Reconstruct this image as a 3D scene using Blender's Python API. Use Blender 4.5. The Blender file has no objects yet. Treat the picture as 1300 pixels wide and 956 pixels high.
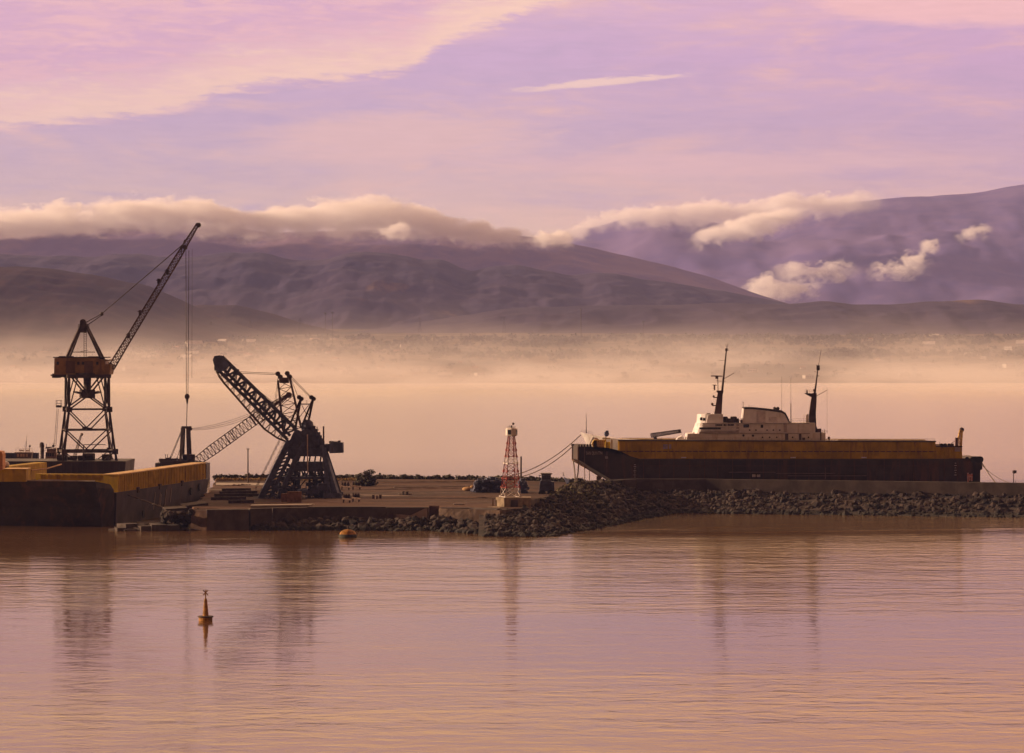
import bpy, bmesh, math, random
import numpy as np
from mathutils import Vector, Matrix
random.seed(7); np.random.seed(7)
R = math.radians
scn = bpy.context.scene
COL = scn.collection

# ------------------------------------------------------------------ camera
F, CX, HY, H = 4104.0, 650.0, 441.0, 55.7      # focal length in photo pixels, centre, horizon row, eye height (m)
cam = bpy.data.cameras.new('camera'); cam_o = bpy.data.objects.new('camera', cam); COL.objects.link(cam_o)
cam.sensor_width = 36.0; cam.lens = 36.0 * F / 1300.0
cam.shift_y = -37.0 / 1300.0
cam.clip_start = 1.0; cam.clip_end = 120000.0
cam_o.location = (0, 0, H); cam_o.rotation_euler = (R(90), 0, 0)
scn.camera = cam_o

def P(px, py, Y):                                # a point at distance Y seen in that direction
    return Vector(((px - CX) / F * Y, Y, H - (py - HY) / F * Y))
def ground_Y(py, z=0.0):
    return (H - z) * F / (py - HY)

# ------------------------------------------------------------------ light
SUN_EL, SUN_AZ = 12.0, 5.0                       # low sun, from the left and a little beyond
sd = Vector((-math.cos(R(SUN_EL)) * math.cos(R(SUN_AZ)), math.cos(R(SUN_EL)) * math.sin(R(SUN_AZ)), math.sin(R(SUN_EL))))
sun = bpy.data.lights.new('sun', 'SUN'); sun.energy = 5.0; sun.angle = R(0.6); sun.color = (1.0, 0.70, 0.46)
sun_o = bpy.data.objects.new('sun', sun); COL.objects.link(sun_o)
sun_o.rotation_euler = sd.to_track_quat('Z', 'Y').to_euler()
scn.view_settings.view_transform = 'Standard'; scn.view_settings.look = 'None'
scn.view_settings.exposure = 0.78; scn.view_settings.gamma = 1.0
scn.cycles.use_denoising = True
scn.cycles.volume_bounces = 5; scn.cycles.max_bounces = 6; scn.cycles.transparent_max_bounces = 12
scn.cycles.volume_step_rate = 1.0; scn.cycles.volume_max_steps = 256
scn.cycles.sample_clamp_indirect = 4.0
scn.cycles.use_adaptive_sampling = True

def lin(c):                                      # display rgb 0..255 -> linear
    return tuple(((v / 255) / 12.92 if v / 255 <= 0.04045 else ((v / 255 + 0.055) / 1.055) ** 2.4) for v in c)

class NT:
    """small helper for writing node trees"""
    def __init__(s, tree): s.t = tree; s.n = tree.nodes; s.l = tree.links
    def new(s, typ, **kw):
        n = s.n.new(typ)
        for k, v in kw.items(): setattr(n, k, v)
        return n
    def put(s, sock, v):
        if isinstance(v, bpy.types.NodeSocket): s.l.new(v, sock)
        elif v is not None: sock.default_value = v
    def m(s, op, a, b=None, c=None, clamp=False):
        n = s.new('ShaderNodeMath', operation=op); n.use_clamp = clamp
        for i, v in enumerate((a, b, c)): 
            if v is not None: s.put(n.inputs[i], v)
        return n.outputs[0]
    def vm(s, op, a, b=None):
        n = s.new('ShaderNodeVectorMath', operation=op)
        s.put(n.inputs[0], a)
        if b is not None: s.put(n.inputs[1], b)
        return n.outputs[0]
    def xyz(s, x, y, z):
        n = s.new('ShaderNodeCombineXYZ')
        for i, v in enumerate((x, y, z)): s.put(n.inputs[i], v)
        return n.outputs[0]
    def sep(s, v):
        n = s.new('ShaderNodeSeparateXYZ'); s.put(n.inputs[0], v); return n.outputs
    def noise(s, vec, scale, detail=4, rough=0.55, dist=0.0):
        n = s.new('ShaderNodeTexNoise'); s.put(n.inputs['Vector'], vec)
        n.inputs['Scale'].default_value = scale; n.inputs['Detail'].default_value = detail
        n.inputs['Roughness'].default_value = rough; n.inputs['Distortion'].default_value = dist
        return n.outputs[0]
    def ramp(s, f, stops, interp='LINEAR'):
        n = s.new('ShaderNodeValToRGB'); n.color_ramp.interpolation = interp; s.put(n.inputs[0], f)
        e = n.color_ramp.elements
        while len(e) > 1: e.remove(e[-1])
        e[0].position = stops[0][0]; e[0].color = (*stops[0][1], 1)
        for p, c in stops[1:]:
            k = e.new(p); k.color = (*c, 1)
        return n.outputs[0]
    def sm(s, v, lo, hi):
        n = s.new('ShaderNodeMapRange', interpolation_type='SMOOTHSTEP')
        s.put(n.inputs[0], v); s.put(n.inputs[1], lo); s.put(n.inputs[2], hi)
        n.inputs[3].default_value = 0; n.inputs[4].default_value = 1
        return n.outputs[0]
    def mr(s, v, a, b, c, d):
        n = s.new('ShaderNodeMapRange'); s.put(n.inputs[0], v)
        for i, q in enumerate((a, b, c, d)): s.put(n.inputs[i + 1], q)
        return n.outputs[0]
    def mix(s, f, a, b, typ='MIX'):
        n = s.new('ShaderNodeMix', data_type='RGBA', blend_type=typ)
        s.put(n.inputs[0], f)
        s.put(n.inputs[6], (*a, 1) if isinstance(a, tuple) and len(a) == 3 else a)
        s.put(n.inputs[7], (*b, 1) if isinstance(b, tuple) and len(b) == 3 else b)
        return n.outputs[2]
    def curve(s, v, pts):
        """piecewise curve through pts = [(x, y)...] in real units"""
        x0, x1 = pts[0][0], pts[-1][0]
        ys = [p[1] for p in pts]; y0, y1 = min(ys) - 1e-3, max(ys) + 1e-3
        n = s.new('ShaderNodeFloatCurve'); c = n.mapping.curves[0]
        s.put(n.inputs[1], s.mr(v, x0, x1, 0.0, 1.0))
        q = [((x - x0) / (x1 - x0), (y - y0) / (y1 - y0)) for x, y in pts]
        c.points[0].location = q[0]; c.points[1].location = q[-1]
        for a in q[1:-1]: c.points.new(*a)
        n.mapping.update()
        return s.mr(n.outputs[0], 0.0, 1.0, y0, y1)

# ------------------------------------------------------------------ sky
world = bpy.data.worlds.new('World'); scn.world = world; world.use_nodes = True
W = NT(world.node_tree); W.n.clear()
wout = W.new('ShaderNodeOutputWorld'); bg = W.new('ShaderNodeBackground'); W.l.new(bg.outputs[0], wout.inputs[0])
STR = 0.1
bg.inputs[1].default_value = STR
sky = W.new('ShaderNodeTexSky', sky_type='NISHITA'); sky.sun_disc = False
sky.sun_elevation = R(SUN_EL); sky.sun_rotation = math.atan2(sd.x, sd.y); sky.air_density = 1.6; sky.dust_density = 3.0
dirv = W.new('ShaderNodeTexCoord').outputs['Generated']
d = W.sep(dirv)
el = W.m('MULTIPLY', W.m('ARCSINE', d[2]), 57.29578)
az = W.m('MULTIPLY', W.m('ARCTAN2', d[0], d[1]), 57.29578)
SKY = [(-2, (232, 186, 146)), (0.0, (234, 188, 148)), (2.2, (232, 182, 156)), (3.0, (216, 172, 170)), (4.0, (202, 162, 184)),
       (5.2, (202, 158, 192)), (6.2, (210, 162, 190)), (6.7, (240, 178, 156)), (7.6, (255, 188, 144)), (12.0, (255, 192, 146)), (20.0, (255, 198, 132)), (36, (255, 190, 122)), (60, (170, 112, 82)), (90, (130, 86, 68))]  # orange above the view is chosen for what the water reflects
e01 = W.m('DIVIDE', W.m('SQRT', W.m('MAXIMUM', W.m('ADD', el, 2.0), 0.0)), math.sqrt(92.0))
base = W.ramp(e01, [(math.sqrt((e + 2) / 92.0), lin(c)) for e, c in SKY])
# cloud veils: streaks lying almost level
vec = W.xyz(W.m('MULTIPLY', az, 0.30), W.m('MULTIPLY', el, 1.5), 3.7)
n1 = W.noise(vec, 1.0, 6, 0.6, 0.6)
n2 = W.noise(W.xyz(W.m('MULTIPLY', az, 0.9), W.m('MULTIPLY', el, 5.0), 1.3), 1.0, 7, 0.62, 0.8)
n3 = W.noise(W.xyz(W.m('ADD', W.m('MULTIPLY', az, 2.2), W.m('MULTIPLY', el, 2.5)), W.m('MULTIPLY', el, 11.0), 8.3), 1.0, 6, 0.65, 0.6)
veil = W.m('MULTIPLY', W.sm(n1, 0.42, 0.72), W.sm(n2, 0.25, 0.75))
c1 = W.mix(W.m('MULTIPLY', veil, 0.9), base, lin((244, 184, 162)))
dk = W.m('MULTIPLY', W.sm(n1, 0.56, 0.34), W.sm(n2, 0.35, 0.7))
c1 = W.mix(W.m('MULTIPLY', dk, 0.55), c1, lin((182, 150, 180)))
# pinker to the right
c1 = W.mix(W.m('MULTIPLY', W.sm(az, -2.0, 9.0), 0.45), c1, W.mix(1.0, c1, lin((255, 232, 240)), 'MULTIPLY'))
c1 = W.mix(W.m('MULTIPLY', W.sm(az, 2.0, -9.0), 0.5), c1, W.mix(1.0, c1, lin((242, 250, 255)), 'MULTIPLY'))
wob = W.m('MULTIPLY', W.m('SUBTRACT', n2, 0.5), 1.0)
wob2 = W.m('MULTIPLY', W.m('SUBTRACT', n3, 0.5), 0.55)
wsum = W.m('ADD', wob, wob2)
# the broad bank of high cloud upper left
edge = W.curve(az, [(-40, 3.0), (-14, 3.5), (-9.1, 3.80), (-6.8, 3.98), (-5.8, 4.18), (-4.9, 4.48), (-3.1, 4.68), (-1.9, 4.82), (-1.3, 5.3), (-0.4, 5.62), (1.0, 6.15), (4, 7.4), (12, 9.0), (40, 12.0)])
dist = W.m('ADD', W.m('SUBTRACT', el, edge), W.m('ADD', W.m('MULTIPLY', wob2, 0.85), W.m('MULTIPLY', wob, 0.45)))
big = W.m('MULTIPLY', W.sm(dist, -0.10, 0.20), W.sm(el, 8.0, 6.5))
rim = W.m('MULTIPLY', big, W.sm(W.m('ADD', dist, W.m('MULTIPLY', wsum, 0.9)), 1.1, 0.15))
inner = W.mix(W.sm(W.m('ADD', n2, W.m('MULTIPLY', wob2, 0.8)), 0.35, 0.68), lin((214, 158, 184)), lin((236, 174, 178)))
inner = W.mix(rim, inner, lin((252, 198, 172)))
c2 = W.mix(W.m('MULTIPLY', big, 0.92), c1, inner)
def patch(col, a0, e0, ra, re, slope, colr, amt, soft=0.5, wamp=0.6):
    de = W.m('SUBTRACT', W.m('SUBTRACT', el, e0), W.m('MULTIPLY', W.m('SUBTRACT', az, a0), slope))
    q = W.m('ADD', W.m('POWER', W.m('DIVIDE', W.m('SUBTRACT', az, a0), ra), 2.0), W.m('POWER', W.m('DIVIDE', W.m('ADD', de, W.m('MULTIPLY', wob2, 0.25)), re), 2.0))
    f = W.sm(W.m('ADD', q, W.m('MULTIPLY', wsum, wamp)), 1.0 + soft, 1.0 - soft)
    return W.mix(W.m('MULTIPLY', f, amt), col, lin(colr))
c2 = patch(c2, -2.0, 3.72, 2.4, 0.42, 0.02, (238, 182, 168), 0.75, 0.8, 2.0)
c2 = patch(c2, 1.75, 4.70, 1.35, 0.060, 0.09, (250, 200, 180), 0.85, 0.9, 5.0)
c2 = patch(c2, 8.2, 6.05, 2.9, 0.42, 0.0, (244, 178, 176), 0.9, 0.5, 1.5)
c2 = patch(c2, 3.8, 3.25, 3.8, 0.20, 0.0, (236, 178, 172), 0.55, 0.8, 2.0)
c2 = patch(c2, -7.2, 2.1, 3.5, 0.3, 0.0, (232, 180, 172), 0.5, 0.8, 2.0)
# sky behind the camera dimmed and browned to darken the faces turned towards it
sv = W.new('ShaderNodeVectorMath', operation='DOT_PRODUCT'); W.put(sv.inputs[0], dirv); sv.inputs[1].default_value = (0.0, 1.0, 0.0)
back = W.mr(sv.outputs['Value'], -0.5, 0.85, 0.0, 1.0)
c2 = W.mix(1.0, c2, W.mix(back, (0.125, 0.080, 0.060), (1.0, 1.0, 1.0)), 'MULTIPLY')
hi = W.m('ADD', 1.0, W.m('MULTIPLY', W.m('MULTIPLY', W.sm(el, 6.3, 11.0), W.sm(el, 70.0, 45.0)), 0.65))  # unseen sky above the view boosted to warm and brighten the water
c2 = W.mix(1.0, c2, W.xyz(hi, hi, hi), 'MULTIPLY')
lower = W.sm(el, -3.0, -0.5)
k = 1.0 / STR
fine = W.m('ADD', 0.86, W.m('MULTIPLY', W.noise(W.xyz(W.m('ADD', W.m('MULTIPLY', az, 1.1), W.m('MULTIPLY', el, 1.5)), W.m('MULTIPLY', el, 13.0), 5.1), 1.0, 8, 0.70, 1.0), 0.29))
c2 = W.mix(1.0, c2, W.xyz(fine, fine, fine), 'MULTIPLY')
cs = W.mix(1.0, c2, (k * 0.77, k * 0.84, k * 0.80), 'MULTIPLY')
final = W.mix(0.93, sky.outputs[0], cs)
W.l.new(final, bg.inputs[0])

# ------------------------------------------------------------------ materials
MATS = {}
def mat(name, col, rough=0.7, metal=0.0, var=0.25, scale=0.6, spec=0.4, bump=0.0, col2=None, stain=None, stain_amt=0.5, coat=0):
    if name in MATS: return MATS[name]
    m = bpy.data.materials.new(name); m.use_nodes = True; t = NT(m.node_tree)
    b = t.n['Principled BSDF']
    co = t.new('ShaderNodeTexCoord').outputs['Object']
    a = t.noise(co, scale, 6, 0.62, 0.3)
    c2_ = col2 or tuple(v * (1 - var) for v in col)
    c = t.mix(t.sm(a, 0.36, 0.66), tuple(v * (1 + var * 0.5) for v in col), c2_)
    if stain:
        st = t.new('ShaderNodeMapping'); t.put(st.inputs[0], co); st.inputs['Scale'].default_value = (1, 1, 0.16)
        s2 = t.noise(st.outputs[0], scale * 2.6, 5, 0.65, 0.2)
        c = t.mix(t.m('MULTIPLY', t.sm(s2, 0.5, 0.72), stain_amt), c, stain)
    t.put(b.inputs['Base Color'], c)
    b.inputs['Metallic'].default_value = metal
    t.put(b.inputs['Roughness'], t.mr(a, 0.3, 0.7, max(0.02, rough - 0.12), min(1, rough + 0.12)))
    b.inputs['Specular IOR Level'].default_value = spec
    if bump:
        bn = t.new('ShaderNodeBump'); t.put(bn.inputs['Height'], t.noise(co, scale * 4, 6, 0.7)); bn.inputs['Strength'].default_value = 0.8
        bn.inputs['Distance'].default_value = bump; t.put(b.inputs['Normal'], bn.outputs[0])
    MATS[name] = m
    return m

# ------------------------------------------------------------------ mesh helpers
def link(name, me, m, parent=None, smooth=False):
    o = bpy.data.objects.new(name, me); COL.objects.link(o)
    if m: me.materials.append(m)
    if parent: o.parent = parent; o.matrix_parent_inverse = parent.matrix_basis.inverted()
    if smooth:
        for p in me.polygons: p.use_smooth = True
    return o
def tag(o, label=None, cat=None, group=None, kind=None):
    if label: o['label'] = label
    if cat: o['category'] = cat
    if group: o['group'] = group
    if kind: o['kind'] = kind
    return o
def empty(name, loc, label=None, cat=None, group=None):
    o = bpy.data.objects.new(name, None); COL.objects.link(o); o.location = loc; o.empty_display_size = 2
    return tag(o, label, cat, group)

# fractal noise on numpy grids
def vnoise(x, y, seed):
    rs = np.random.RandomState(seed); T = rs.rand(256, 256)
    xi = np.floor(x).astype(int); yi = np.floor(y).astype(int); fx = x - xi; fy = y - yi
    fx = fx * fx * (3 - 2 * fx); fy = fy * fy * (3 - 2 * fy)
    g = lambda a, b: T[a % 256, b % 256]
    return (g(xi, yi) * (1 - fx) + g(xi + 1, yi) * fx) * (1 - fy) + (g(xi, yi + 1) * (1 - fx) + g(xi + 1, yi + 1) * fx) * fy
def fbm(x, y, seed, octv=5, gain=0.5, ridged=False):
    s = 0; a = 1; tot = 0
    for k in range(octv):
        v = vnoise(x * 2 ** k + 13.7 * k, y * 2 ** k + 7.1 * k, seed + k)
        if ridged: v = 1 - abs(2 * v - 1)
        s = s + a * v; tot += a; a *= gain
    return s / tot

def grid_mesh(name, X, Y, Z):
    ny, nx = X.shape
    v = np.stack([X, Y, Z], -1).reshape(-1, 3)
    i = np.arange(nx * ny).reshape(ny, nx)
    f = np.stack([i[:-1, :-1], i[:-1, 1:], i[1:, 1:], i[1:, :-1]], -1).reshape(-1, 4)
    me = bpy.data.meshes.new(name); me.from_pydata(v.tolist(), [], f.tolist()); me.update()
    for p in me.polygons: p.use_smooth = True
    return me

def terrain_mat(name, dark, light, patch_scale, field=None):
    m = bpy.data.materials.new(name); m.use_nodes = True; t = NT(m.node_tree); b = t.n['Principled BSDF']
    co = t.new('ShaderNodeTexCoord').outputs['Object']
    a = t.noise(co, patch_scale, 9, 0.6, 0.4); a2 = t.noise(co, patch_scale * 7, 7, 0.65)
    c = t.mix(t.sm(t.m('ADD', a, t.m('MULTIPLY', t.m('SUBTRACT', a2, 0.5), 0.6)), 0.40, 0.62), dark, light)
    if field:
        mp = t.new('ShaderNodeMapping'); t.put(mp.inputs[0], co); mp.inputs['Scale'].default_value = (1, 0.35, 1)
        f = t.noise(mp.outputs[0], patch_scale * 1.6, 6, 0.6)
        c = t.mix(t.m('MULTIPLY', t.sm(f, 0.62, 0.72), 0.6), c, field)
    t.put(b.inputs['Base Color'], c); b.inputs['Roughness'].default_value = 0.95; b.inputs['Specular IOR Level'].default_value = 0.1
    return m

# ------------------------------------------------------------------ water
def water_material():
    m = bpy.data.materials.new('sea_water'); m.use_nodes = True; t = NT(m.node_tree); b = t.n['Principled BSDF']
    co = t.new('ShaderNodeTexCoord').outputs['Object']
    s = t.sep(co)
    b.inputs['Base Color'].default_value = (0.10, 0.045, 0.018, 1); b.inputs['IOR'].default_value = 1.333
    far = t.sm(s[1], 1250.0, 2200.0)
    # long level slicks of calmer and livelier water
    sl = t.noise(t.xyz(t.m('MULTIPLY', s[0], 0.0012), t.m('MULTIPLY', s[1], 0.009), 0.0), 1.0, 5, 0.6, 0.8)
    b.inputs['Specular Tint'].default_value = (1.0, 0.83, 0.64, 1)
    fr_ = t.sm(s[1], 1000.0, 1700.0)
    rg = t.m('ADD', t.m('MULTIPLY', t.mr(sl, 0.35, 0.65, 0.07, 0.13), t.m('SUBTRACT', 1.0, fr_)), t.m('MULTIPLY', 0.165, fr_))
    rip = t.noise(t.xyz(t.m('MULTIPLY', s[0], 0.13), t.m('MULTIPLY', s[1], 0.17), 0.0), 1.0, 3, 0.6, 0.5)
    swell = t.noise(t.xyz(t.m('MULTIPLY', s[0], 0.016), t.m('MULTIPLY', s[1], 0.055), 4.0), 1.0, 3, 0.55, 0.6)
    # a boat's wake opening to the right of the point
    w1 = t.m('SUBTRACT', t.m('SUBTRACT', s[1], 962.0), t.m('MULTIPLY', s[0], 0.22))
    w2 = t.m('SUBTRACT', t.m('SUBTRACT', s[1], 965.0), t.m('MULTIPLY', s[0], 0.62))
    g = lambda w, wd: t.m('EXPONENT', t.m('MULTIPLY', t.m('POWER', t.m('DIVIDE', w, wd), 2.0), -1.0))
    onr = t.m('MULTIPLY', t.sm(s[0], 0.0, 30.0), t.sm(s[1], 1150.0, 1050.0))
    wk = t.m('MULTIPLY', onr, t.m('ADD', g(w1, 5.0), t.m('MULTIPLY', g(w2, 4.0), 0.8)))
    h = t.m('ADD', t.m('MULTIPLY', rip, 0.34), t.m('MULTIPLY', swell, 0.45))
    h = t.m('ADD', h, t.m('MULTIPLY', wk, 0.16))
    bn = t.new('ShaderNodeBump'); t.put(bn.inputs['Height'], h); bn.inputs['Distance'].default_value = 1.0
    t.put(bn.inputs['Strength'], t.m('MULTIPLY', t.m('ADD', t.m('MULTIPLY', t.mr(sl, 0.38, 0.62, 0.22, 0.72), t.m('SUBTRACT', 1.0, fr_)), t.m('MULTIPLY', 0.5, fr_)), t.m('SUBTRACT', 1.0, t.m('MULTIPLY', far, 0.45))))
    # silty body colour under a warm-tinted mirror, weighted by Fresnel
    t.n.remove(b); out = t.n['Material Output']
    fr = t.new('ShaderNodeFresnel'); fr.inputs['IOR'].default_value = 1.333; t.put(fr.inputs['Normal'], bn.outputs[0])
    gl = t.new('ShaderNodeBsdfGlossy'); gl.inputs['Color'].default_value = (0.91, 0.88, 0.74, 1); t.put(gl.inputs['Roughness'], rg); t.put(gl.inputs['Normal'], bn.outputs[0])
    df = t.new('ShaderNodeBsdfDiffuse'); df.inputs['Color'].default_value = (0.13, 0.062, 0.026, 1); t.put(df.inputs['Normal'], bn.outputs[0])
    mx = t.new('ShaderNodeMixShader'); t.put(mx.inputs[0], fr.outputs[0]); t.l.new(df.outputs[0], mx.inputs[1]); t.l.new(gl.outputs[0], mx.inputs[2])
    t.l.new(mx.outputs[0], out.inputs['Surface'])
    return m
xs = np.linspace(-9000, 9000, 19); ys = np.array([-300, 200, 600, 900, 1200, 1600, 2200, 3000, 4000, 5300.0])
Xg, Yg = np.meshgrid(xs, ys)
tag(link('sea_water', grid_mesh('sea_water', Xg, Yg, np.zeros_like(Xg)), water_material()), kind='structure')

# ------------------------------------------------------------------ far land
def plain_z(x, y):
    shore = 5000 + 60 * (fbm(x / 900 + 3, y * 0 + 1.5, 5) - 0.5)
    d_ = np.clip(y - shore, -40, None)
    z = np.where(d_ < 0, d_ * 0.05, 3.0 * np.clip(d_ / 120, 0, 1) + 64 * np.clip((d_ - 150) / 1700, 0, 1) ** 1.2)
    z = z + np.clip((y - 6800) / 2500, 0, 1) * 40
    return z + np.clip(d_ / 600, 0, 1) * 14 * (fbm(x / 420, y / 700, 9) - 0.5)
xs = np.linspace(-9000, 9000, 420); ys = np.concatenate([np.linspace(4900, 5200, 24), np.linspace(5220, 7500, 70), np.linspace(7600, 26000, 30)])
Xg, Yg = np.meshgrid(xs, ys)
Zp = plain_z(Xg, Yg)
M_plain = terrain_mat('coastal_plain', (0.030, 0.030, 0.018), (0.14, 0.10, 0.06), 0.004, (0.24, 0.19, 0.12))
tag(link('coastal_plain', grid_mesh('coastal_plain', Xg, Yg, Zp), M_plain), kind='structure')

def ridge(name, pts, Yc, D, mt, seed, nx=420, ny=110, spur=0.35, rough=0.05, sp=900.0, power=1.25):
    """pts: the crest as (px, py) seen at distance Yc; the slope runs D metres to the front and back"""
    pts = np.array(pts, float)
    wx = (pts[:, 0] - CX) / F * Yc; wz = H - (pts[:, 1] - HY) / F * Yc
    xs = np.linspace(wx[0], wx[-1], nx)
    # smooth interpolation of the crest
    h = np.interp(xs, wx, wz); kk = np.hanning(max(5, nx // 75)); kk /= kk.sum()
    h = np.convolve(np.pad(h, len(kk), mode='edge'), kk, 'same')[len(kk):-len(kk)]
    h = h + (fbm(xs / (sp * 0.22), xs * 0 + 2.2, seed + 40, 4) - 0.5) * 0.035 * np.abs(h)
    s = np.concatenate([np.linspace(-1.35, -0.0, ny * 3 // 4), np.linspace(0.03, 1.2, ny // 4)])
    Xg, S = np.meshgrid(xs, s); Yg = Yc + S * D
    Hh = np.tile(h, (len(s), 1)); a = np.abs(S)
    # spurs and gullies run down from the crest
    wx_ = Xg + 0.35 * D * (fbm(Xg / sp * 0.6, Yg / D * 1.2, seed + 3) - 0.5)
    sn = fbm(wx_ / sp, S * 0.55 + 3, seed, 5, 0.55, True) - 0.55
    fall = 1 - np.clip(a * (1 + spur * sn * 1.4), 0, 1.3) ** power
    w = np.clip(a * 4, 0, 1)
    z = Hh * fall + w * Hh * rough * 3 * (fbm(Xg / (sp * 0.5), Yg / (sp * 0.5), seed + 9, 6, 0.55, True) - 0.5) * np.clip(1.3 - a, 0, 1)
    z = np.where(a > 1.0, z - (a - 1.0) * 200, z)
    return tag(link(name, grid_mesh(name, Xg, Yg, z), mt, smooth=True), kind='structure')

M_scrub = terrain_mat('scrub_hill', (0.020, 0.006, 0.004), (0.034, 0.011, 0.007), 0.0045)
M_hill = terrain_mat('hazed_dry_hills', (0.038, 0.029, 0.055), (0.052, 0.038, 0.062), 0.0022, (0.20, 0.13, 0.07))  # violet of distant air mixed into the slope colours; tan fields are real
M_back = terrain_mat('back_hills', (0.14, 0.10, 0.18), (0.20, 0.14, 0.18), 0.0014)  # distance haze painted in: pale violet base colour
M_mount = terrain_mat('hazed_mountain_rock', (0.13, 0.10, 0.24), (0.18, 0.135, 0.26), 0.0010)  # blue-violet haze carried in the base colour, beyond what the air volume gives

ridge('near_hill', [(-900, 372), (-500, 340), (-200, 332), (0, 338), (60, 341), (130, 350), (190, 364), (240, 386), (280, 404), (330, 420), (420, 440), (560, 452)], 7600, 1500, M_scrub, 11, sp=260, spur=0.14, rough=0.03)
ridge('low_spur_hill', [(120, 430), (200, 396), (255, 387), (300, 388), (345, 398), (390, 412), (470, 432), (600, 445)], 8600, 900, M_scrub, 15, sp=400)
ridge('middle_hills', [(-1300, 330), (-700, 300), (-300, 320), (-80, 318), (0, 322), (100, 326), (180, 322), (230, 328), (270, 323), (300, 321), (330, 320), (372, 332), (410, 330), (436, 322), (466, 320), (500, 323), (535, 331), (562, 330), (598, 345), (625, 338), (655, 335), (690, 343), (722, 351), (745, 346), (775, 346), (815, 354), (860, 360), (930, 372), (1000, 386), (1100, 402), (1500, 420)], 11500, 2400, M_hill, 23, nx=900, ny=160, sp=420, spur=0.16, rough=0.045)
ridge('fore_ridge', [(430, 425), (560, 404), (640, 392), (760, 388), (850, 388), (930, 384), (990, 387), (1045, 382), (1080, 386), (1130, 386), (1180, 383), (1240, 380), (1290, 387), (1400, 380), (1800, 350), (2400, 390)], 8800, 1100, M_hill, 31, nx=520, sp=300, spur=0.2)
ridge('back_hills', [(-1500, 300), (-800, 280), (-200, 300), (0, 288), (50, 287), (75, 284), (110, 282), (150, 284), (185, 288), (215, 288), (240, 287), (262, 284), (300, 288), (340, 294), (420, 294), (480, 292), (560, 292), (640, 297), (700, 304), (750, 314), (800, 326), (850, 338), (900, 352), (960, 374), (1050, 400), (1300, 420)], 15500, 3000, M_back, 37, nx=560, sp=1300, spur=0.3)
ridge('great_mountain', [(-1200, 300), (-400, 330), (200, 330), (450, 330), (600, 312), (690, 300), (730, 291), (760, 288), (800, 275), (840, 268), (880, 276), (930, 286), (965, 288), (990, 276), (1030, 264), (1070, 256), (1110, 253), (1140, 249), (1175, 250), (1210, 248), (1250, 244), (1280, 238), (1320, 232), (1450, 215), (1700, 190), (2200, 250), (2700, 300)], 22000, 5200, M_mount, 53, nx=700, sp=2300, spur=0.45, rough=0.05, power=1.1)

# ------------------------------------------------------------------ air
def vol_box(name, lo, hi, label=None, cat=None, kind=None):
    bm = bmesh.new(); bmesh.ops.create_cube(bm, size=1.0)
    c = [(lo[i] + hi[i]) / 2 for i in range(3)]; s = [hi[i] - lo[i] for i in range(3)]
    bmesh.ops.scale(bm, vec=s, verts=bm.verts)
    me = bpy.data.meshes.new(name); bm.to_mesh(me); bm.free()
    o = link(name, me, None); o.location = c
    return tag(o, label, cat, None, kind)
def vol_mat(name, color, density, aniso=0.0, build=None, step=None, absorb=None):
    m = bpy.data.materials.new(name); m.use_nodes = True; t = NT(m.node_tree); t.n.clear()
    o = t.new('ShaderNodeOutputMaterial'); v = t.new('ShaderNodeVolumePrincipled'); t.l.new(v.outputs[0], o.inputs['Volume'])
    v.inputs['Color'].default_value = (*color, 1); v.inputs['Anisotropy'].default_value = aniso
    if build: t.put(v.inputs['Density'], build(t))
    else: v.inputs['Density'].default_value = density
    if step: m.cycles.volume_step_rate = step
    return m
HZ = vol_box('haze', (-10500, -400, -6), (10500, 29000, 2100), kind='stuff')
HZ.data.materials.append(vol_mat('haze_air', (0.40, 0.45, 1.0), 2.2e-5, 0.0))

def mist_density(t):
    co = t.new('ShaderNodeTexCoord').outputs['Object']; g = t.new('ShaderNodeNewGeometry').outputs['Position']
    s = t.sep(g)
    hfall = t.m('EXPONENT', t.m('MULTIPLY', t.m('MAXIMUM', s[2], 0.0), -1 / 28.0))
    top = t.sm(s[2], 190.0, 50.0)
    n = t.noise(t.xyz(t.m('MULTIPLY', s[0], 0.0042), t.m('MULTIPLY', s[1], 0.0015), t.m('MULTIPLY', s[2], 0.020)), 1.0, 6, 0.62, 0.5)
    ed = t.m('MULTIPLY', t.sm(s[1], 3300.0, 5000.0), t.sm(s[1], 7400.0, 6200.0))
    return t.m('MULTIPLY', t.m('MULTIPLY', t.m('MULTIPLY', hfall, top), ed), t.m('ADD', t.m('MULTIPLY', t.sm(n, 0.36, 0.66), 0.0030), 0.0005))
MIST = vol_box('mist_bank', (-6000, 3300, 0.5), (6000, 7450, 200), 'pale golden mist lying along the far shore of the bay', 'mist', 'stuff')
MIST.data.materials.append(vol_mat('mist_air', (1.0, 0.93, 0.89), 0.0, 0.0, mist_density, 0.35))
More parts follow.
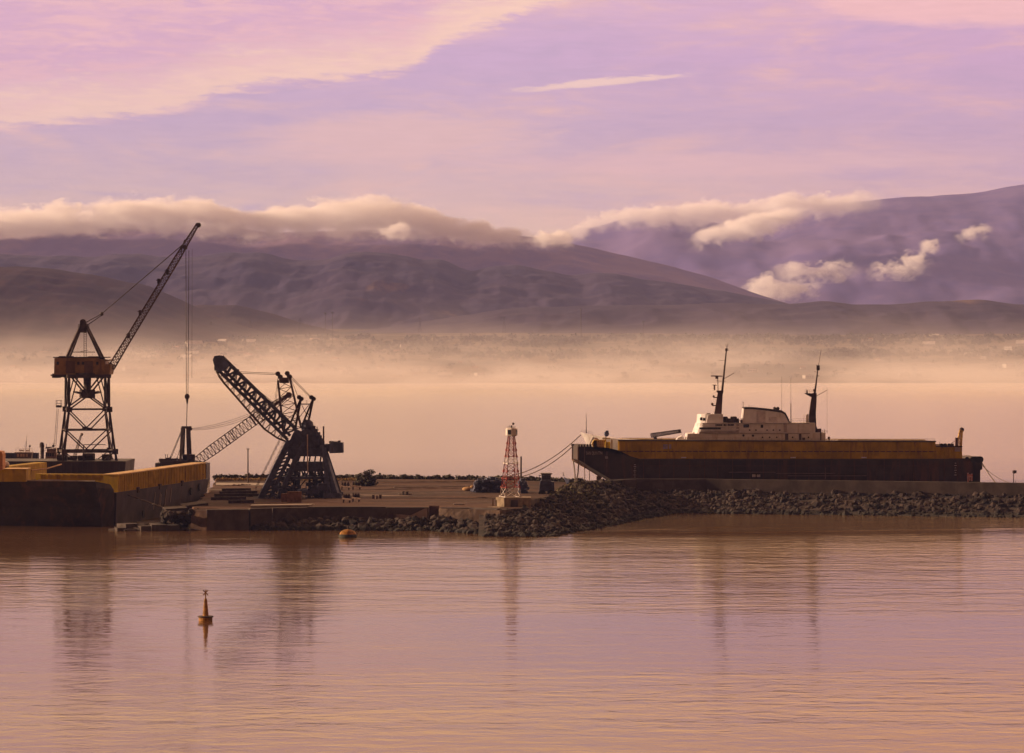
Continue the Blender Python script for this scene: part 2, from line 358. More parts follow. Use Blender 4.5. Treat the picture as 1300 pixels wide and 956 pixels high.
# ------------------------------------------------------------------ clouds on the ridges
def bank_density(top, bot, Y, x0, x1, scale, dens, seed, yth, amp=1.0):
    """top/bot: profiles as (px, py) of the bank at distance Y"""
    def build(t):
        g = t.new('ShaderNodeNewGeometry').outputs['Position']; s = t.sep(g)
        zt = t.curve(s[0], [((a - CX) / F * Y, H - (b - HY) / F * Y) for a, b in top])
        zb = t.curve(s[0], [((a - CX) / F * Y, H - (b - HY) / F * Y) for a, b in bot])
        n = t.noise(t.vm('MULTIPLY', t.vm('ADD', g, (seed * 777.0, 0, 0)), (1.0, 0.8, 1.5)), scale, 7, 0.64, 0.3)
        nn = t.m('MULTIPLY', t.m('SUBTRACT', n, 0.5), 5.0)
        dtop = t.m('SUBTRACT', zt, s[2]); dbot = t.m('SUBTRACT', s[2], zb)
        yy = t.m('DIVIDE', t.m('ABSOLUTE', t.m('SUBTRACT', s[1], Y)), yth)
        n2 = t.noise(t.vm('MULTIPLY', g, (0.6, 0.6, 1.0)), scale * 0.3, 3, 0.5, 0.2)
        nn = t.m('ADD', nn, t.m('MULTIPLY', t.m('SUBTRACT', n2, 0.5), 2.0))
        f1 = t.sm(t.m('ADD', dtop, t.m('MULTIPLY', nn, 70.0 * amp)), -4.0, 16.0)
        f2 = t.sm(t.m('ADD', dbot, t.m('MULTIPLY', nn, 90.0 * amp)), -70.0 * amp, 70.0 * amp)
        f1 = t.m('MULTIPLY', f1, t.sm(t.m('ADD', nn, t.m('DIVIDE', dtop, 160.0)), -0.45, 0.25))
        f3 = t.sm(t.m('ADD', yy, t.m('MULTIPLY', nn, -0.5)), 1.0, 0.6)
        k = min(90 / F * Y, (x1 - x0) * 0.3)
        f3 = t.m('MULTIPLY', f3, t.m('MULTIPLY', t.sm(s[0], x0, x0 + k), t.sm(s[0], x1, x1 - k)))
        return t.m('MULTIPLY', t.m('MULTIPLY', t.m('MULTIPLY', f1, f2), f3), dens)
    return build
def puff_density(scale, dens, seed, amp=1.3):
    def build(t):
        tc = t.new('ShaderNodeTexCoord'); g = t.new('ShaderNodeNewGeometry').outputs['Position']
        p = t.vm('SUBTRACT', t.vm('MULTIPLY', tc.outputs['Generated'], (2.0, 2.0, 2.0)), (1.0, 1.0, 1.0))
        ln = t.new('ShaderNodeVectorMath', operation='LENGTH'); t.put(ln.inputs[0], p)
        n = t.noise(t.vm('ADD', g, (seed * 777.0, 0, 0)), scale, 6, 0.62, 0.4)
        v = t.m('ADD', t.m('SUBTRACT', 0.62, ln.outputs['Value']), t.m('MULTIPLY', t.m('SUBTRACT', n, 0.5), amp * 2))
        return t.m('MULTIPLY', t.sm(v, 0.0, 0.35), dens)
    return build
CLOUD = (1.0, 0.985, 0.97)
def bank(name, Y, top, bot, yth, scale, dens, seed, label, zpad=120, amp=1.0):
    x0 = (top[0][0] - CX) / F * Y; x1 = (top[-1][0] - CX) / F * Y
    z1 = max(H - (b - HY) / F * Y for a, b in top) + zpad; z0 = min(H - (b - HY) / F * Y for a, b in bot) - zpad
    o = vol_box(name, (x0, Y - yth * 1.2, z0), (x1, Y + yth * 1.2, z1), label, 'cloud')
    o['group'] = 'clouds lying on the mountains'
    o.data.materials.append(vol_mat(name, CLOUD, 0, 0.2, bank_density(top, bot, Y, x0, x1, scale, dens, seed, yth, amp), STEP))
def puff(px0, px1, py0, py1, Y, depth, scale, dens, seed, label):
    a = P(px0, py1, Y); b = P(px1, py0, Y)
    o = vol_box('cloud', (a.x, Y - depth, a.z), (b.x, Y + depth, b.z), label, 'cloud')
    o['group'] = 'clouds lying on the mountains'
    o.data.materials.append(vol_mat('cloud_puff', CLOUD, 0, 0.2, puff_density(scale, dens, seed), STEP))
STEP = 0.2
bank('cloud', 14600, [(-400, 290), (-100, 275), (0, 272), (50, 266), (110, 261), (160, 257), (250, 257), (290, 265), (330, 270), (370, 266), (420, 260), (470, 258), (520, 264), (580, 277), (640, 291), (700, 298), (760, 304)],
     [(-400, 300), (0, 292), (80, 290), (150, 286), (250, 284), (300, 292), (360, 290), (430, 288), (520, 292), (600, 300), (660, 300), (700, 302), (760, 306)], 260, 0.0085, 0.011, 1,
     'long cream cloud bank draped along the ridge at left', amp=0.6)
bank('cloud', 19500, [(680, 304), (720, 292), (760, 272), (800, 266), (850, 264), (900, 258), (950, 262), (980, 252), (1000, 247), (1030, 252), (1060, 254), (1100, 250), (1130, 256)],
     [(680, 306), (720, 300), (760, 286), (800, 275), (850, 282), (900, 280), (950, 282), (980, 272), (1000, 268), (1030, 262), (1060, 258), (1100, 254), (1130, 257)], 300, 0.0065, 0.010, 2,
     'puffy cream cloud bank spilling over the mountain saddle right of centre', amp=0.8)

bank('cloud', 17600, [(868, 306), (890, 296), (915, 285), (945, 277), (980, 270), (1010, 264), (1030, 262)], [(868, 308), (890, 306), (915, 302), (945, 298), (980, 290), (1010, 280), (1030, 268)], 170, 0.009, 0.016, 3,
     'slanting cloud tongue below the saddle bank on the mountain', 70, 0.55)
bank('cloud', 16300, [(930, 369), (950, 362), (970, 352), (985, 357), (1000, 363), (1025, 363), (1050, 367)], [(930, 372), (950, 374), (970, 376), (985, 374), (1000, 371), (1025, 369), (1050, 368)], 110, 0.016, 0.012, 4,
     'low torn cloud at the foot of the mountain, lowest of the small clouds', 50, 0.75)
bank('cloud', 16700, [(975, 342), (1000, 337), (1030, 338), (1055, 332), (1075, 335), (1098, 340)], [(975, 345), (1000, 346), (1030, 346), (1055, 348), (1075, 346), (1098, 343)], 100, 0.013, 0.010, 5,
     'thin flat wisp of cloud just above the lowest torn cloud', 50, 0.7)
bank('cloud', 16600, [(1095, 344), (1120, 338), (1145, 332), (1162, 324), (1175, 326), (1190, 332)], [(1095, 345), (1120, 344), (1145, 343), (1162, 341), (1175, 334), (1190, 332)], 110, 0.016, 0.012, 6,
     'wedge of cream cloud on the right mountain slope', 50, 0.75)
bank('cloud', 16600, [(1165, 314), (1180, 308), (1195, 312)], [(1165, 317), (1180, 318), (1195, 315)], 60, 0.015, 0.014, 7,
     'faint small wisp just above the wedge of cloud on the right slope', 40, 0.4)
bank('cloud', 17000, [(1208, 300), (1225, 295), (1240, 289), (1262, 291)], [(1208, 300), (1225, 300), (1240, 298), (1262, 291)], 80, 0.014, 0.011, 8,
     'single small puff high on the right mountain face', 40, 0.4)
bank('cloud', 14100, [(672, 306), (685, 298), (700, 294), (715, 296), (732, 303)], [(672, 308), (685, 307), (700, 307), (715, 306), (732, 305)], 90, 0.014, 0.022, 9,
     'small bright puff between the left ridge and the great mountain', 40, 0.4)
bank('cloud', 14000, [(468, 295), (485, 289), (505, 286), (525, 293)], [(468, 297), (485, 297), (505, 297), (525, 295)], 80, 0.014, 0.016, 10,
     'small bright puff in front of the long left cloud bank', 40, 0.4)
# ------------------------------------------------------------------ builders
UP = Vector((0, 0, 1))
class MB:
    def __init__(s): s.bm = bmesh.new()
    def frame(s, p, q, up=None):
        d_ = (q - p); L = d_.length; d_ = d_ / L
        u = up or (UP if abs(d_.z) < 0.95 else Vector((0, 1, 0)))
        a = d_.cross(u).normalized(); b = a.cross(d_).normalized()
        return d_, a, b
    def loft(s, rings, cap=True):
        vs = [[s.bm.verts.new(v) for v in r] for r in rings]; n = len(rings[0])
        for i in range(len(vs) - 1):
            for j in range(n):
                try: s.bm.faces.new((vs[i][j], vs[i][(j + 1) % n], vs[i + 1][(j + 1) % n], vs[i + 1][j]))
                except ValueError: pass
        if cap:
            s.bm.faces.new(vs[0][::-1]); s.bm.faces.new(vs[-1])
        return s
    def bar(s, p, q, w, h=None, up=None, w1=None, h1=None):
        p = Vector(p); q = Vector(q)
        if (q - p).length < 1e-4: return s
        h = h or w; w1 = w1 or w; h1 = h1 or (h if w1 == w else w1)
        d_, a, b = s.frame(p, q, up)
        r = lambda c, w_, h_: [c + a * x * w_ / 2 + b * y * h_ / 2 for x, y in ((-1, -1), (1, -1), (1, 1), (-1, 1))]
        return s.loft([r(p, w, h), r(q, w1, h1)])
    def tube(s, p, q, r0, r1=None, n=8):
        p = Vector(p); q = Vector(q); r1 = r0 if r1 is None else r1
        d_, a, b = s.frame(p, q)
        r = lambda c, rr: [c + (a * math.cos(k * 2 * math.pi / n) + b * math.sin(k * 2 * math.pi / n)) * max(rr, 1e-3) for k in range(n)]
        return s.loft([r(p, r0), r(q, r1)])
    def path(s, pts, r, n=5):
        for a, b in zip(pts[:-1], pts[1:]): s.tube(a, b, r, r, n)
        return s
    def box(s, c, size, rz=0.0, bev=0.0):
        c = Vector(c); x, y, z = (v / 2 for v in size); M = Matrix.Rotation(rz, 3, 'Z')
        if bev <= 0:
            r = lambda zz: [c + M @ Vector((a * x, b * y, zz)) for a, b in ((-1, -1), (1, -1), (1, 1), (-1, 1))]
            return s.loft([r(-z), r(z)])
        def r(zz, i): 
            X, Y_, bb = x - i, y - i, bev
            return [c + M @ Vector(v) for v in ((-X + bb, -Y_, zz), (X - bb, -Y_, zz), (X, -Y_ + bb, zz), (X, Y_ - bb, zz), (X - bb, Y_, zz), (-X + bb, Y_, zz), (-X, Y_ - bb, zz), (-X, -Y_ + bb, zz))]
        return s.loft([r(-z, bev * .6), r(-z + bev, 0), r(z - bev, 0), r(z, bev * .6)])
    def pxprism(s, pts, Y0, Y1):
        """outline given as seen at distance Y0, extruded straight back to Y1"""
        f = [P(a, b, Y0) for a, b in pts]; g = [Vector((v.x, Y1, v.z)) for v in f]
        return s.loft([f, g])
    def prism(s, pts, ext):
        f = [Vector(p) for p in pts]; e = Vector(ext)
        return s.loft([f, [v + e for v in f]])
    def lathe(s, c, prof, n=16):
        c = Vector(c)
        return s.loft([[c + Vector((math.cos(k * 2 * math.pi / n) * max(r, 1e-3), math.sin(k * 2 * math.pi / n) * max(r, 1e-3), z)) for k in range(n)] for r, z in prof])
    def ball(s, c, r, sx=1, sy=1, sz=1):
        m = Matrix.Translation(Vector(c)) @ Matrix.Diagonal((sx, sy, sz, 1))
        bmesh.ops.create_uvsphere(s.bm, u_segments=14, v_segments=8, radius=r, matrix=m); return s
    def lattice(s, p, q, w0, w1, h0=None, h1=None, n=12, chord=0.25, brace=0.14, up=None, wm=None):
        """four-chord box truss from p to q"""
        p = Vector(p); q = Vector(q); h0 = h0 or w0; h1 = h1 or w1
        d_, a, b = s.frame(p, q, up)
        def corner(k, t):
            if wm:   # tapers at both ends
                w = w0 + (wm - w0) * min(1, t / 0.18) if t < 0.18 else (wm if t < 0.75 else wm + (w1 - wm) * (t - 0.75) / 0.25); h = w * (h0 / w0)
            else: w = w0 + (w1 - w0) * t; h = h0 + (h1 - h0) * t
            x, y = ((-1, -1), (1, -1), (1, 1), (-1, 1))[k]
            return p + (q - p) * t + a * x * w / 2 + b * y * h / 2
        for i in range(n):
            t0, t1 = i / n, (i + 1) / n
            for k in range(4):
                s.bar(corner(k, t0), corner(k, t1), chord)
                k2 = (k + 1) % 4
                s.bar(corner(k, t0), corner(k2, t0), brace)
                if (i + k) % 2: s.bar(corner(k, t0), corner(k2, t1), brace)
                else: s.bar(corner(k2, t0), corner(k, t1), brace)
        for k in range(4): s.bar(corner(k, 1), corner((k + 1) % 4, 1), brace)
        return s
    def rail(s, pts, h=1.1, post=2.5, r=0.05):
        for a, b in zip(pts[:-1], pts[1:]):
            a = Vector(a); b = Vector(b); L = (b - a).length; k = max(1, int(L / post))
            for zz in (h, h * 0.55): s.bar(a + UP * zz, b + UP * zz, r)
            for i in range(k + 1): c = a + (b - a) * i / k; s.bar(c, c + UP * h, r)
        return s
    def done(s, name, m, parent=None, smooth=False, org=None, keep=False):
        bmesh.ops.recalc_face_normals(s.bm, faces=s.bm.faces)
        if parent is not None and name in EACH:      # every window, bollard... an object of its own
            s.bm.verts.ensure_lookup_table(); seen = set(); out = []
            for v in s.bm.verts:
                if v.index in seen: continue
                st = [v]; isl = []; seen.add(v.index)
                while st:
                    w = st.pop(); isl.append(w)
                    for e in w.link_edges:
                        x = e.other_vert(w)
                        if x.index not in seen: seen.add(x.index); st.append(x)
                b2 = MB(); mp = {w: b2.bm.verts.new(w.co) for w in isl}
                fs = {f for w in isl for f in w.link_faces}
                for f in fs: b2.bm.faces.new([mp[w] for w in f.verts])
                out.append(b2.done(name, m, parent, smooth, keep=True) if keep is False else None)
            s.bm.free(); return out[0]
        me = bpy.data.meshes.new(name)
        if parent is not None: o0 = parent.matrix_basis.translation
        else: o0 = Vector(org) if org else None
        if parent is None and o0 is not None:
            bmesh.ops.translate(s.bm, vec=-o0, verts=s.bm.verts)
        s.bm.to_mesh(me); s.bm.free()
        o = bpy.data.objects.new(name, me); COL.objects.link(o); me.materials.append(m)
        if smooth:
            for p_ in me.polygons: p_.use_smooth = True
        if parent is not None:
            o.parent = parent
            root = parent; off = Vector((0, 0, 0))
            while root is not None: off += root.location; root = root.parent
            me.transform(Matrix.Translation(-off))
        elif o0 is not None: o.location = o0
        return o
EACH = set()
_done = MB.done
def _d2(s, name, m, parent=None, smooth=False, org=None, keep=False):
    global EACH
    if parent is not None and name in EACH_NAMES and not keep:
        EACH = {name}
        s.bm.verts.index_update()
        try: 
            # children are made with keep=True, which bypasses the split
            return _done(s, name, m, parent, smooth, org, False)
        finally: EACH = set()
    e, EACH = EACH, set()
    try: return _done(s, name, m, parent, smooth, org, True)
    finally: EACH = e
MB.done = _d2
EACH_NAMES = {'window', 'sheave_block', 'hull_seam', 'draft_mark', 'side_door', 'door', 'keel_block', 'bollard', 'tyre_fender', 'fender', 'roller', 'porthole', 'small_ledge', 'pale_streak', 'draft_board', 'sheave', 'deck_winch', 'side_panel', 'dark_panel', 'side_pipe', 'pipes', 'drum'}
def sag(a, b, d_, n=14):
    a = Vector(a); b = Vector(b)
    return [a.lerp(b, i / n) - UP * (4 * d_ * (i / n) * (1 - i / n)) for i in range(n + 1)]

M_steel = mat('dark_rusty_steel', (0.050, 0.026, 0.018), 0.75, 0.2, 0.5, 0.5)
M_boom = mat('brown_boom_steel', (0.075, 0.032, 0.022), 0.7, 0.1, 0.4, 0.4)
M_house = mat('ochre_machine_paint', (0.22, 0.11, 0.024), 0.65, 0, 0.35, 0.25, stain=(0.07, 0.03, 0.015), stain_amt=0.7)
M_blue = mat('blue_grey_steel', (0.075, 0.085, 0.150), 0.6, 0.1, 0.4, 0.4, stain=(0.05, 0.025, 0.02), stain_amt=0.6)
M_bluedk = mat('dark_blue_steel', (0.052, 0.054, 0.095), 0.7, 0.1, 0.4, 0.5, stain=(0.035, 0.018, 0.012), stain_amt=0.6)
M_yellow = mat('yellow_wall_paint', (0.42, 0.25, 0.005), 0.7, 0, 0.3, 0.16, spec=0.2, stain=(0.11, 0.040, 0.010), stain_amt=0.7)
M_yelledge = mat('pale_yellow_cap', (0.55, 0.33, 0.10), 0.6, 0, 0.2, 0.3)
M_hull = mat('black_hull_paint', (0.036, 0.022, 0.016), 0.65, 0, 0.5, 0.10, stain=(0.11, 0.042, 0.020), stain_amt=0.8)
M_hull2 = mat('worn_brown_hull', (0.030, 0.015, 0.011), 0.65, 0, 0.35, 0.10, stain=(0.10, 0.045, 0.028), stain_amt=0.6)
M_white = mat('weathered_white_paint', (0.62, 0.56, 0.54), 0.5, 0, 0.12, 0.3, stain=(0.36, 0.24, 0.18), stain_amt=0.6)
M_red = mat('red_tower_paint', (0.24, 0.030, 0.016), 0.55, 0, 0.25, 0.6)
M_twhite = mat('white_tower_paint', (0.58, 0.50, 0.45), 0.55, 0, 0.2, 0.6)
M_glass = mat('dark_window_glass', (0.02, 0.02, 0.025), 0.12, 0, 0.1, 1.0, spec=0.6)
M_conc = mat('old_concrete', (0.056, 0.036, 0.027), 0.9, 0, 0.35, 0.18, stain=(0.07, 0.05, 0.04), stain_amt=0.7, bump=0.05)
M_concl = mat('pale_concrete_ledge', (0.34, 0.28, 0.22), 0.9, 0, 0.25, 0.3)
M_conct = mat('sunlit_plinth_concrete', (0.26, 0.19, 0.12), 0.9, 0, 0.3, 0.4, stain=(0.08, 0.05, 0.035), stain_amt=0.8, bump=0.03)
M_rock = mat('brown_riprap_rock', (0.029, 0.016, 0.011), 0.9, 0, 0.75, 0.22, bump=0.15)
_t = NT(M_rock.node_tree); _b = _t.n['Principled BSDF']; _c = _b.inputs['Base Color'].links[0].from_socket      # wet and weedy below the tide line
_z = _t.sep(_t.new('ShaderNodeNewGeometry').outputs['Position'])[2]
_t.put(_b.inputs['Base Color'], _t.mix(_t.sm(_z, 0.9, 1.5), (0.014, 0.010, 0.006), _c))
M_rope = mat('mooring_rope', (0.10, 0.07, 0.05), 0.9)
M_cable = mat('greased_wire_rope', (0.05, 0.035, 0.03), 0.7, 0.3)
M_tyre = mat('black_rubber', (0.02, 0.018, 0.018), 0.85)
M_buoy = mat('yellow_buoy_paint', (0.26, 0.11, 0.010), 0.65, 0, 0.5, 1.2, spec=0.2, stain=(0.05, 0.02, 0.01), stain_amt=0.9)
M_weed = mat('waterline_weed', (0.025, 0.022, 0.012), 0.8, 0, 0.4, 1.0)
M_letter = mat('faded_white_lettering', (0.42, 0.36, 0.34), 0.7, 0, 0.3, 0.8)
M_wood = mat('brown_timber', (0.20, 0.10, 0.05), 0.8, 0, 0.35, 0.6)

# ------------------------------------------------------------------ yard and mole
YZ = 6.0
def G(px, py, z=YZ):                             # the point of level z seen in that direction
    Y = ground_Y(py, z); return Vector(((px - CX) / F * Y, Y, z))
M_yard = bpy.data.materials.new('yard_dirt'); M_yard.use_nodes = True
t = NT(M_yard.node_tree); b = t.n['Principled BSDF']; co = t.new('ShaderNodeTexCoord').outputs['Object']
s_ = t.sep(co)
a1 = t.noise(t.xyz(t.m('MULTIPLY', s_[0], 0.012), t.m('MULTIPLY', s_[1], 0.05), 0.0), 1.0, 7, 0.62, 0.6)
a2 = t.noise(co, 0.25, 7, 0.65, 0.3)
cc = t.mix(t.sm(a1, 0.38, 0.62), (0.10, 0.052, 0.032), (0.045, 0.026, 0.018))
cc = t.mix(t.m('MULTIPLY', t.sm(a2, 0.5, 0.7), 0.6), cc, (0.15, 0.09, 0.06))
cc = t.mix(t.m('MULTIPLY', t.sm(a1, 0.60, 0.66), 0.7), cc, (0.30, 0.22, 0.17))
t.put(b.inputs['Base Color'], cc); b.inputs['Roughness'].default_value = 0.95; b.inputs['Specular IOR Level'].default_value = 0.15
bn = t.new('ShaderNodeBump'); t.put(bn.inputs['Height'], a2); bn.inputs['Distance'].default_value = 0.5; t.put(b.inputs['Normal'], bn.outputs[0])

front = [(244, 647.5), (262, 648), (315, 647.5), (330, 646), (390, 645.2), (440, 645), (545, 645.2), (547, 642), (557, 642), (560, 645.6), (600, 646.5), (636, 648), (650, 646), (672, 644), (700, 640)]
rear = [(742, 614), (738, 611.5), (700, 609.8), (640, 608.6), (560, 608), (460, 607.2), (360, 606.6), (276, 606.6)]
side = [(274, 611), (268, 620), (256, 632), (248, 640)]
mb = MB()
ring = [G(*p) for p in front + rear + side]
def jag(pts, amp, step=6):
    out = []
    for a, b_ in zip(pts, pts[1:] + pts[:1]):
        k = max(1, int((b_ - a).length / step))
        for i in range(k):
            p_ = a.lerp(b_, i / k); out.append(p_ + Vector((random.uniform(-amp, amp), random.uniform(-amp, amp), 0)))
    return out
ring = jag(ring, 0.8)
low = [Vector((v.x, v.y + (-2.5 if v.y < 1100 else 1.5), -3)) for v in ring]
mb.loft([low, ring])
tag(mb.done('yard_ground', M_yard), kind='structure')

# mounds and windrows of earth on the yard
mb = MB()
for (x0, y0, x1, y1, h, w) in ((470, 612.5, 620, 611.5, 0.35, 5), (450, 622, 640, 619, 0.35, 6), (280, 617, 330, 616, 0.6, 5), (276, 626, 335, 624, 0.5, 4), (560, 630, 640, 633, 0.3, 4)):
    a = G(x0, y0); b_ = G(x1, y1); n = 30
    rings = []
    for i in range(n + 1):
        c = a.lerp(b_, i / n); hh = h * (0.35 + 0.9 * random.random()) * math.sin(math.pi * min(1, max(0.02, i / n))) ** 0.4; ww = w * random.uniform(0.8, 1.2)
        rings.append([c + Vector((0, -ww / 2, -0.4)), c + Vector((0, -ww * 0.2, hh * 0.7)), c + Vector((0, 0, hh)), c + Vector((0, ww * 0.3, hh * 0.6)), c + Vector((0, ww / 2, -0.4))])
    mb.loft(rings)
tag(mb.done('earth_banks', M_yard, smooth=True), kind='structure')

crest = [(600, 646, 5.6), (640, 646.5, 5.6), (672, 643, 6.0), (700, 634, 7.0), (720, 622, 8.0), (740, 613, 9.4), (800, 609, 9.9), (900, 609, 9.9), (1050, 611, 9.7), (1300, 614, 9.5), (1600, 618, 9.3)]
wline = [(600, 680), (640, 681), (700, 680), (740, 673), (780, 666), (820, 658), (860, 651), (1000, 653), (1300, 657), (1600, 661)]
ck = np.array([[ (p - CX) / F * ground_Y(y, z), ground_Y(y, z), z] for p, y, z in crest])
wk_ = np.array([[ (p - CX) / F * ground_Y(y, 0), ground_Y(y, 0)] for p, y in wline])
def mole_z(x, y):
    Yc = np.interp(x, ck[:, 0], ck[:, 1]); zc = np.interp(x, ck[:, 0], ck[:, 2]); Yw = np.interp(x, wk_[:, 0], wk_[:, 1])
    seaw = np.clip((x - 33) / 12, 0, 1)           # share of the height taken by the parapet wall
    topz = zc * (1 - 0.42 * seaw)
    t_ = (Y_ := y, (y - Yw) / (Yc - Yw))[1]
    slope = np.clip(t_, -0.4, 1) * topz + 0.9 * (fbm(x / 4.0, y / 4.0, 77) - 0.5) * np.clip(t_ * 4, 0, 1)
    wide = 9.0 + np.clip((40 - x) / 20, 0, 1) * 10
    z = np.where(y >= Yc, zc, np.minimum(slope, zc))
    z = np.where(y > Yc + wide, zc - (y - Yc - wide) * 1.5, z)
    return np.maximum(z, -3)
xs = np.linspace(-10, 330, 420); ys = np.concatenate([np.linspace(935, 1125, 260), np.linspace(1126, 1150, 20)])
Xg, Yg = np.meshgrid(xs, ys); Zg = mole_z(Xg, Yg)
m_ = tag(link('mole_bank', grid_mesh('mole_bank', Xg, Yg, Zg), M_rock), kind='structure')

# concrete parapet along the mole's crest, with its darker road level behind
mb = MB()
pts = [Vector((x, np.interp(x, ck[:, 0], ck[:, 1]), np.interp(x, ck[:, 0], ck[:, 2]))) for x in np.linspace(38, 325, 60)]
for a, b_ in zip(pts[:-1], pts[1:]):
    d0 = Vector((0, -0.35, 0)); j = random.uniform(-0.05, 0.05)
    mb.prism([a + d0 + UP * (0.25 + j), b_ + d0 + UP * (0.25 + j), b_ + d0 * 3.2 - UP * 4.0, a + d0 * 3.2 - UP * 4.0], (0, 1.6, 0))
tag(mb.done('parapet_wall', M_conc, org=pts[0]), 'long low concrete parapet wall along the top of the rocky mole', 'wall')

def rock_mesh(sub=1):
    bm = bmesh.new(); bmesh.ops.create_icosphere(bm, subdivisions=sub, radius=1.0)
    vv = [v.co.copy() for v in bm.verts]; ff = [[v.index for v in f.verts] for f in bm.faces]; bm.free()
    return np.array([list(v) for v in vv]), ff
RV, RF = rock_mesh(1)
def add_rocks(places, name, m):
    V = []; Fc = []
    for (x, y, z, r) in places:
        o = len(V); k = np.random.uniform(0.6, 1.25, 3) * r
        v = RV * k * np.random.uniform(0.78, 1.12, (len(RV), 1))
        a, c = np.random.uniform(0, 6.28, 2)
        Rz = np.array([[math.cos(a), -math.sin(a), 0], [math.sin(a), math.cos(a), 0], [0, 0, 1]]); Rx = np.array([[1, 0, 0], [0, math.cos(c), -math.sin(c)], [0, math.sin(c), math.cos(c)]])
        v = v @ Rx.T @ Rz.T + np.array([x, y, z])
        V += v.tolist(); Fc += [[i + o for i in f] for f in RF]
    me = bpy.data.meshes.new(name); me.from_pydata(V, [], Fc); me.update()
    return tag(link(name, me, m), kind='stuff')
pl = []
while len(pl) < 6500:
    x = random.choice((random.uniform(-8, 250), random.uniform(-8, 85))); Yc = np.interp(x, ck[:, 0], ck[:, 1]); Yw = np.interp(x, wk_[:, 0], wk_[:, 1])
    lim = 0.90 if x < 6 else (1.0 if x < 33 else 0.97)
    tt = random.uniform(-0.06, lim); y = Yw + (Yc - Yw) * tt
    z = float(mole_z(np.array([x]), np.array([y]))[0]); r = random.choice((0.3, 0.4, 0.5, 0.6, 0.8, 1.0, 1.5)) * random.uniform(0.75, 1.15)
    pl.append((x, y, z + 0.1, r))
add_rocks(pl, 'riprap_rocks', M_rock)

# quay wall in cast lengths, rubble toe and ledge in front
def wall_seg(mb, a, b_, zt, zb, th, lean=0.6):
    d_ = (b_ - a); n_ = Vector((d_.y, -d_.x, 0)).normalized()
    A = Vector((a.x, a.y, 0)); B = Vector((b_.x, b_.y, 0))
    mb.loft([[A + n_ * (th + lean) + UP * zb, B + n_ * (th + lean) + UP * zb, B - n_ * 1.0 + UP * zb, A - n_ * 1.0 + UP * zb],
             [A + n_ * th + UP * zt, B + n_ * th + UP * zt, B - n_ * 1.0 + UP * zt, A - n_ * 1.0 + UP * zt]])
mb = MB()
segs = [(262, 648, 315, 647.5), (316, 647.2, 344, 646.6), (345, 646.2, 389, 645.5), (390, 645.3, 436, 645), (437, 645, 490, 645), (491, 645, 544, 645)]
for x0, y0, x1, y1 in segs:
    wall_seg(mb, G(x0, y0), G(x1, y1), YZ + random.uniform(0.2, 0.5), -2, random.uniform(0.8, 1.6), random.uniform(0.5, 1.5))
tag(mb.done('quay_wall', M_conc, org=G(262, 648)), 'long stained concrete quay wall in front of the boom loader', 'wall')
mb = MB()
for x0, y0, x1, y1 in [(561, 645.4, 598, 645.8), (599, 646, 634, 647.5)]:
    wall_seg(mb, G(x0, y0), G(x1, y1), YZ + 0.35, -2, 1.2, 0.8)
tag(mb.done('quay_wall', M_conc, org=G(561, 646)), 'short concrete quay wall between the slip gap and the light tower', 'wall')
mb = MB(); a = G(318, 643, 6.7); b_ = G(392, 642, 6.7)
mb.prism([a, b_, b_ + Vector((1.5, 5, 0)), a + Vector((0, 5, 0))], (0, 0, 0.35))
mb.prism([a + Vector((0, 0.5, -0.9)), b_ + Vector((0, 0.5, -0.9)), b_ + Vector((1, 4, -0.9)), a + Vector((0, 4, -0.9))], (0, 0, 0.9))
tag(mb.done('loading_ledge', M_concl, org=a), 'pale flat concrete ledge at the water side foot of the boom loader', 'ledge')
pl = []
for _ in range(950):
    px = random.uniform(205, 660); yb = np.interp(px, [205, 230, 262, 330, 545, 640, 660], [666, 669, 671, 673, 674, 680, 680]); yt = np.interp(px, [205, 230, 262, 330, 545, 640, 660], [655, 655, 652, 652, 651, 650, 648])
    tt = random.random() ** (1.5 if px > 262 else 0.8); Yb = ground_Y(yb, 0); Yt = ground_Y(yt, 4.5); y = Yb + (Yt - Yb) * tt
    z = (5.6 if px < 262 else 4.0) * tt if px < 640 else 5 * tt
    if 262 < px < 640: z = min(z, 2.4)
    pl.append(((px - CX) / F * y, min(y, ground_Y(645.5, 6.0) - 1.2), z - 0.2, random.choice((0.6, 0.9, 1.2, 1.8)) * random.uniform(0.7, 1.2)))
add_rocks(pl, 'shore_rubble', M_rock)
# broken slabs on the left shore
for k, (px, py, w, lab) in enumerate(((172, 660, 9, 'broken concrete slab at the waterline beside the left dock, farthest left'), (196, 657, 11, 'broad tilted concrete slab between the left dock and the shore rubble'), (222, 646, 7, 'small pale slab on the shore above the rubble'), (246, 641, 8, 'pale slab on the bank below the yellow dock wall'))):
    mb = MB(); c = G(px, py + 8, 0.35) if k < 2 else G(px, py, 6.2)
    mb.box(Vector((0, 0, 0)), (w, 5, 1.0), 0, 0.12)
    o = mb.done('concrete_slab', M_conc); o.location = c; o.rotation_euler = (R(6), R(3 - 3 * k), R(8 * k)); tag(o, lab, 'slab', 'broken slabs on the left shore')
mb = MB(); 
for k in range(40):
    px = 150 + k * 1.7; c = Vector(((px - CX) / F * 985, 985 + random.uniform(-3, 6), random.uniform(-0.6, 0.6)))
    mb.box(c, (random.uniform(2, 5), random.uniform(2, 6), random.uniform(1, 3)), random.uniform(0, 3))
tag(mb.done('broken_blocks', M_conc), kind='stuff')

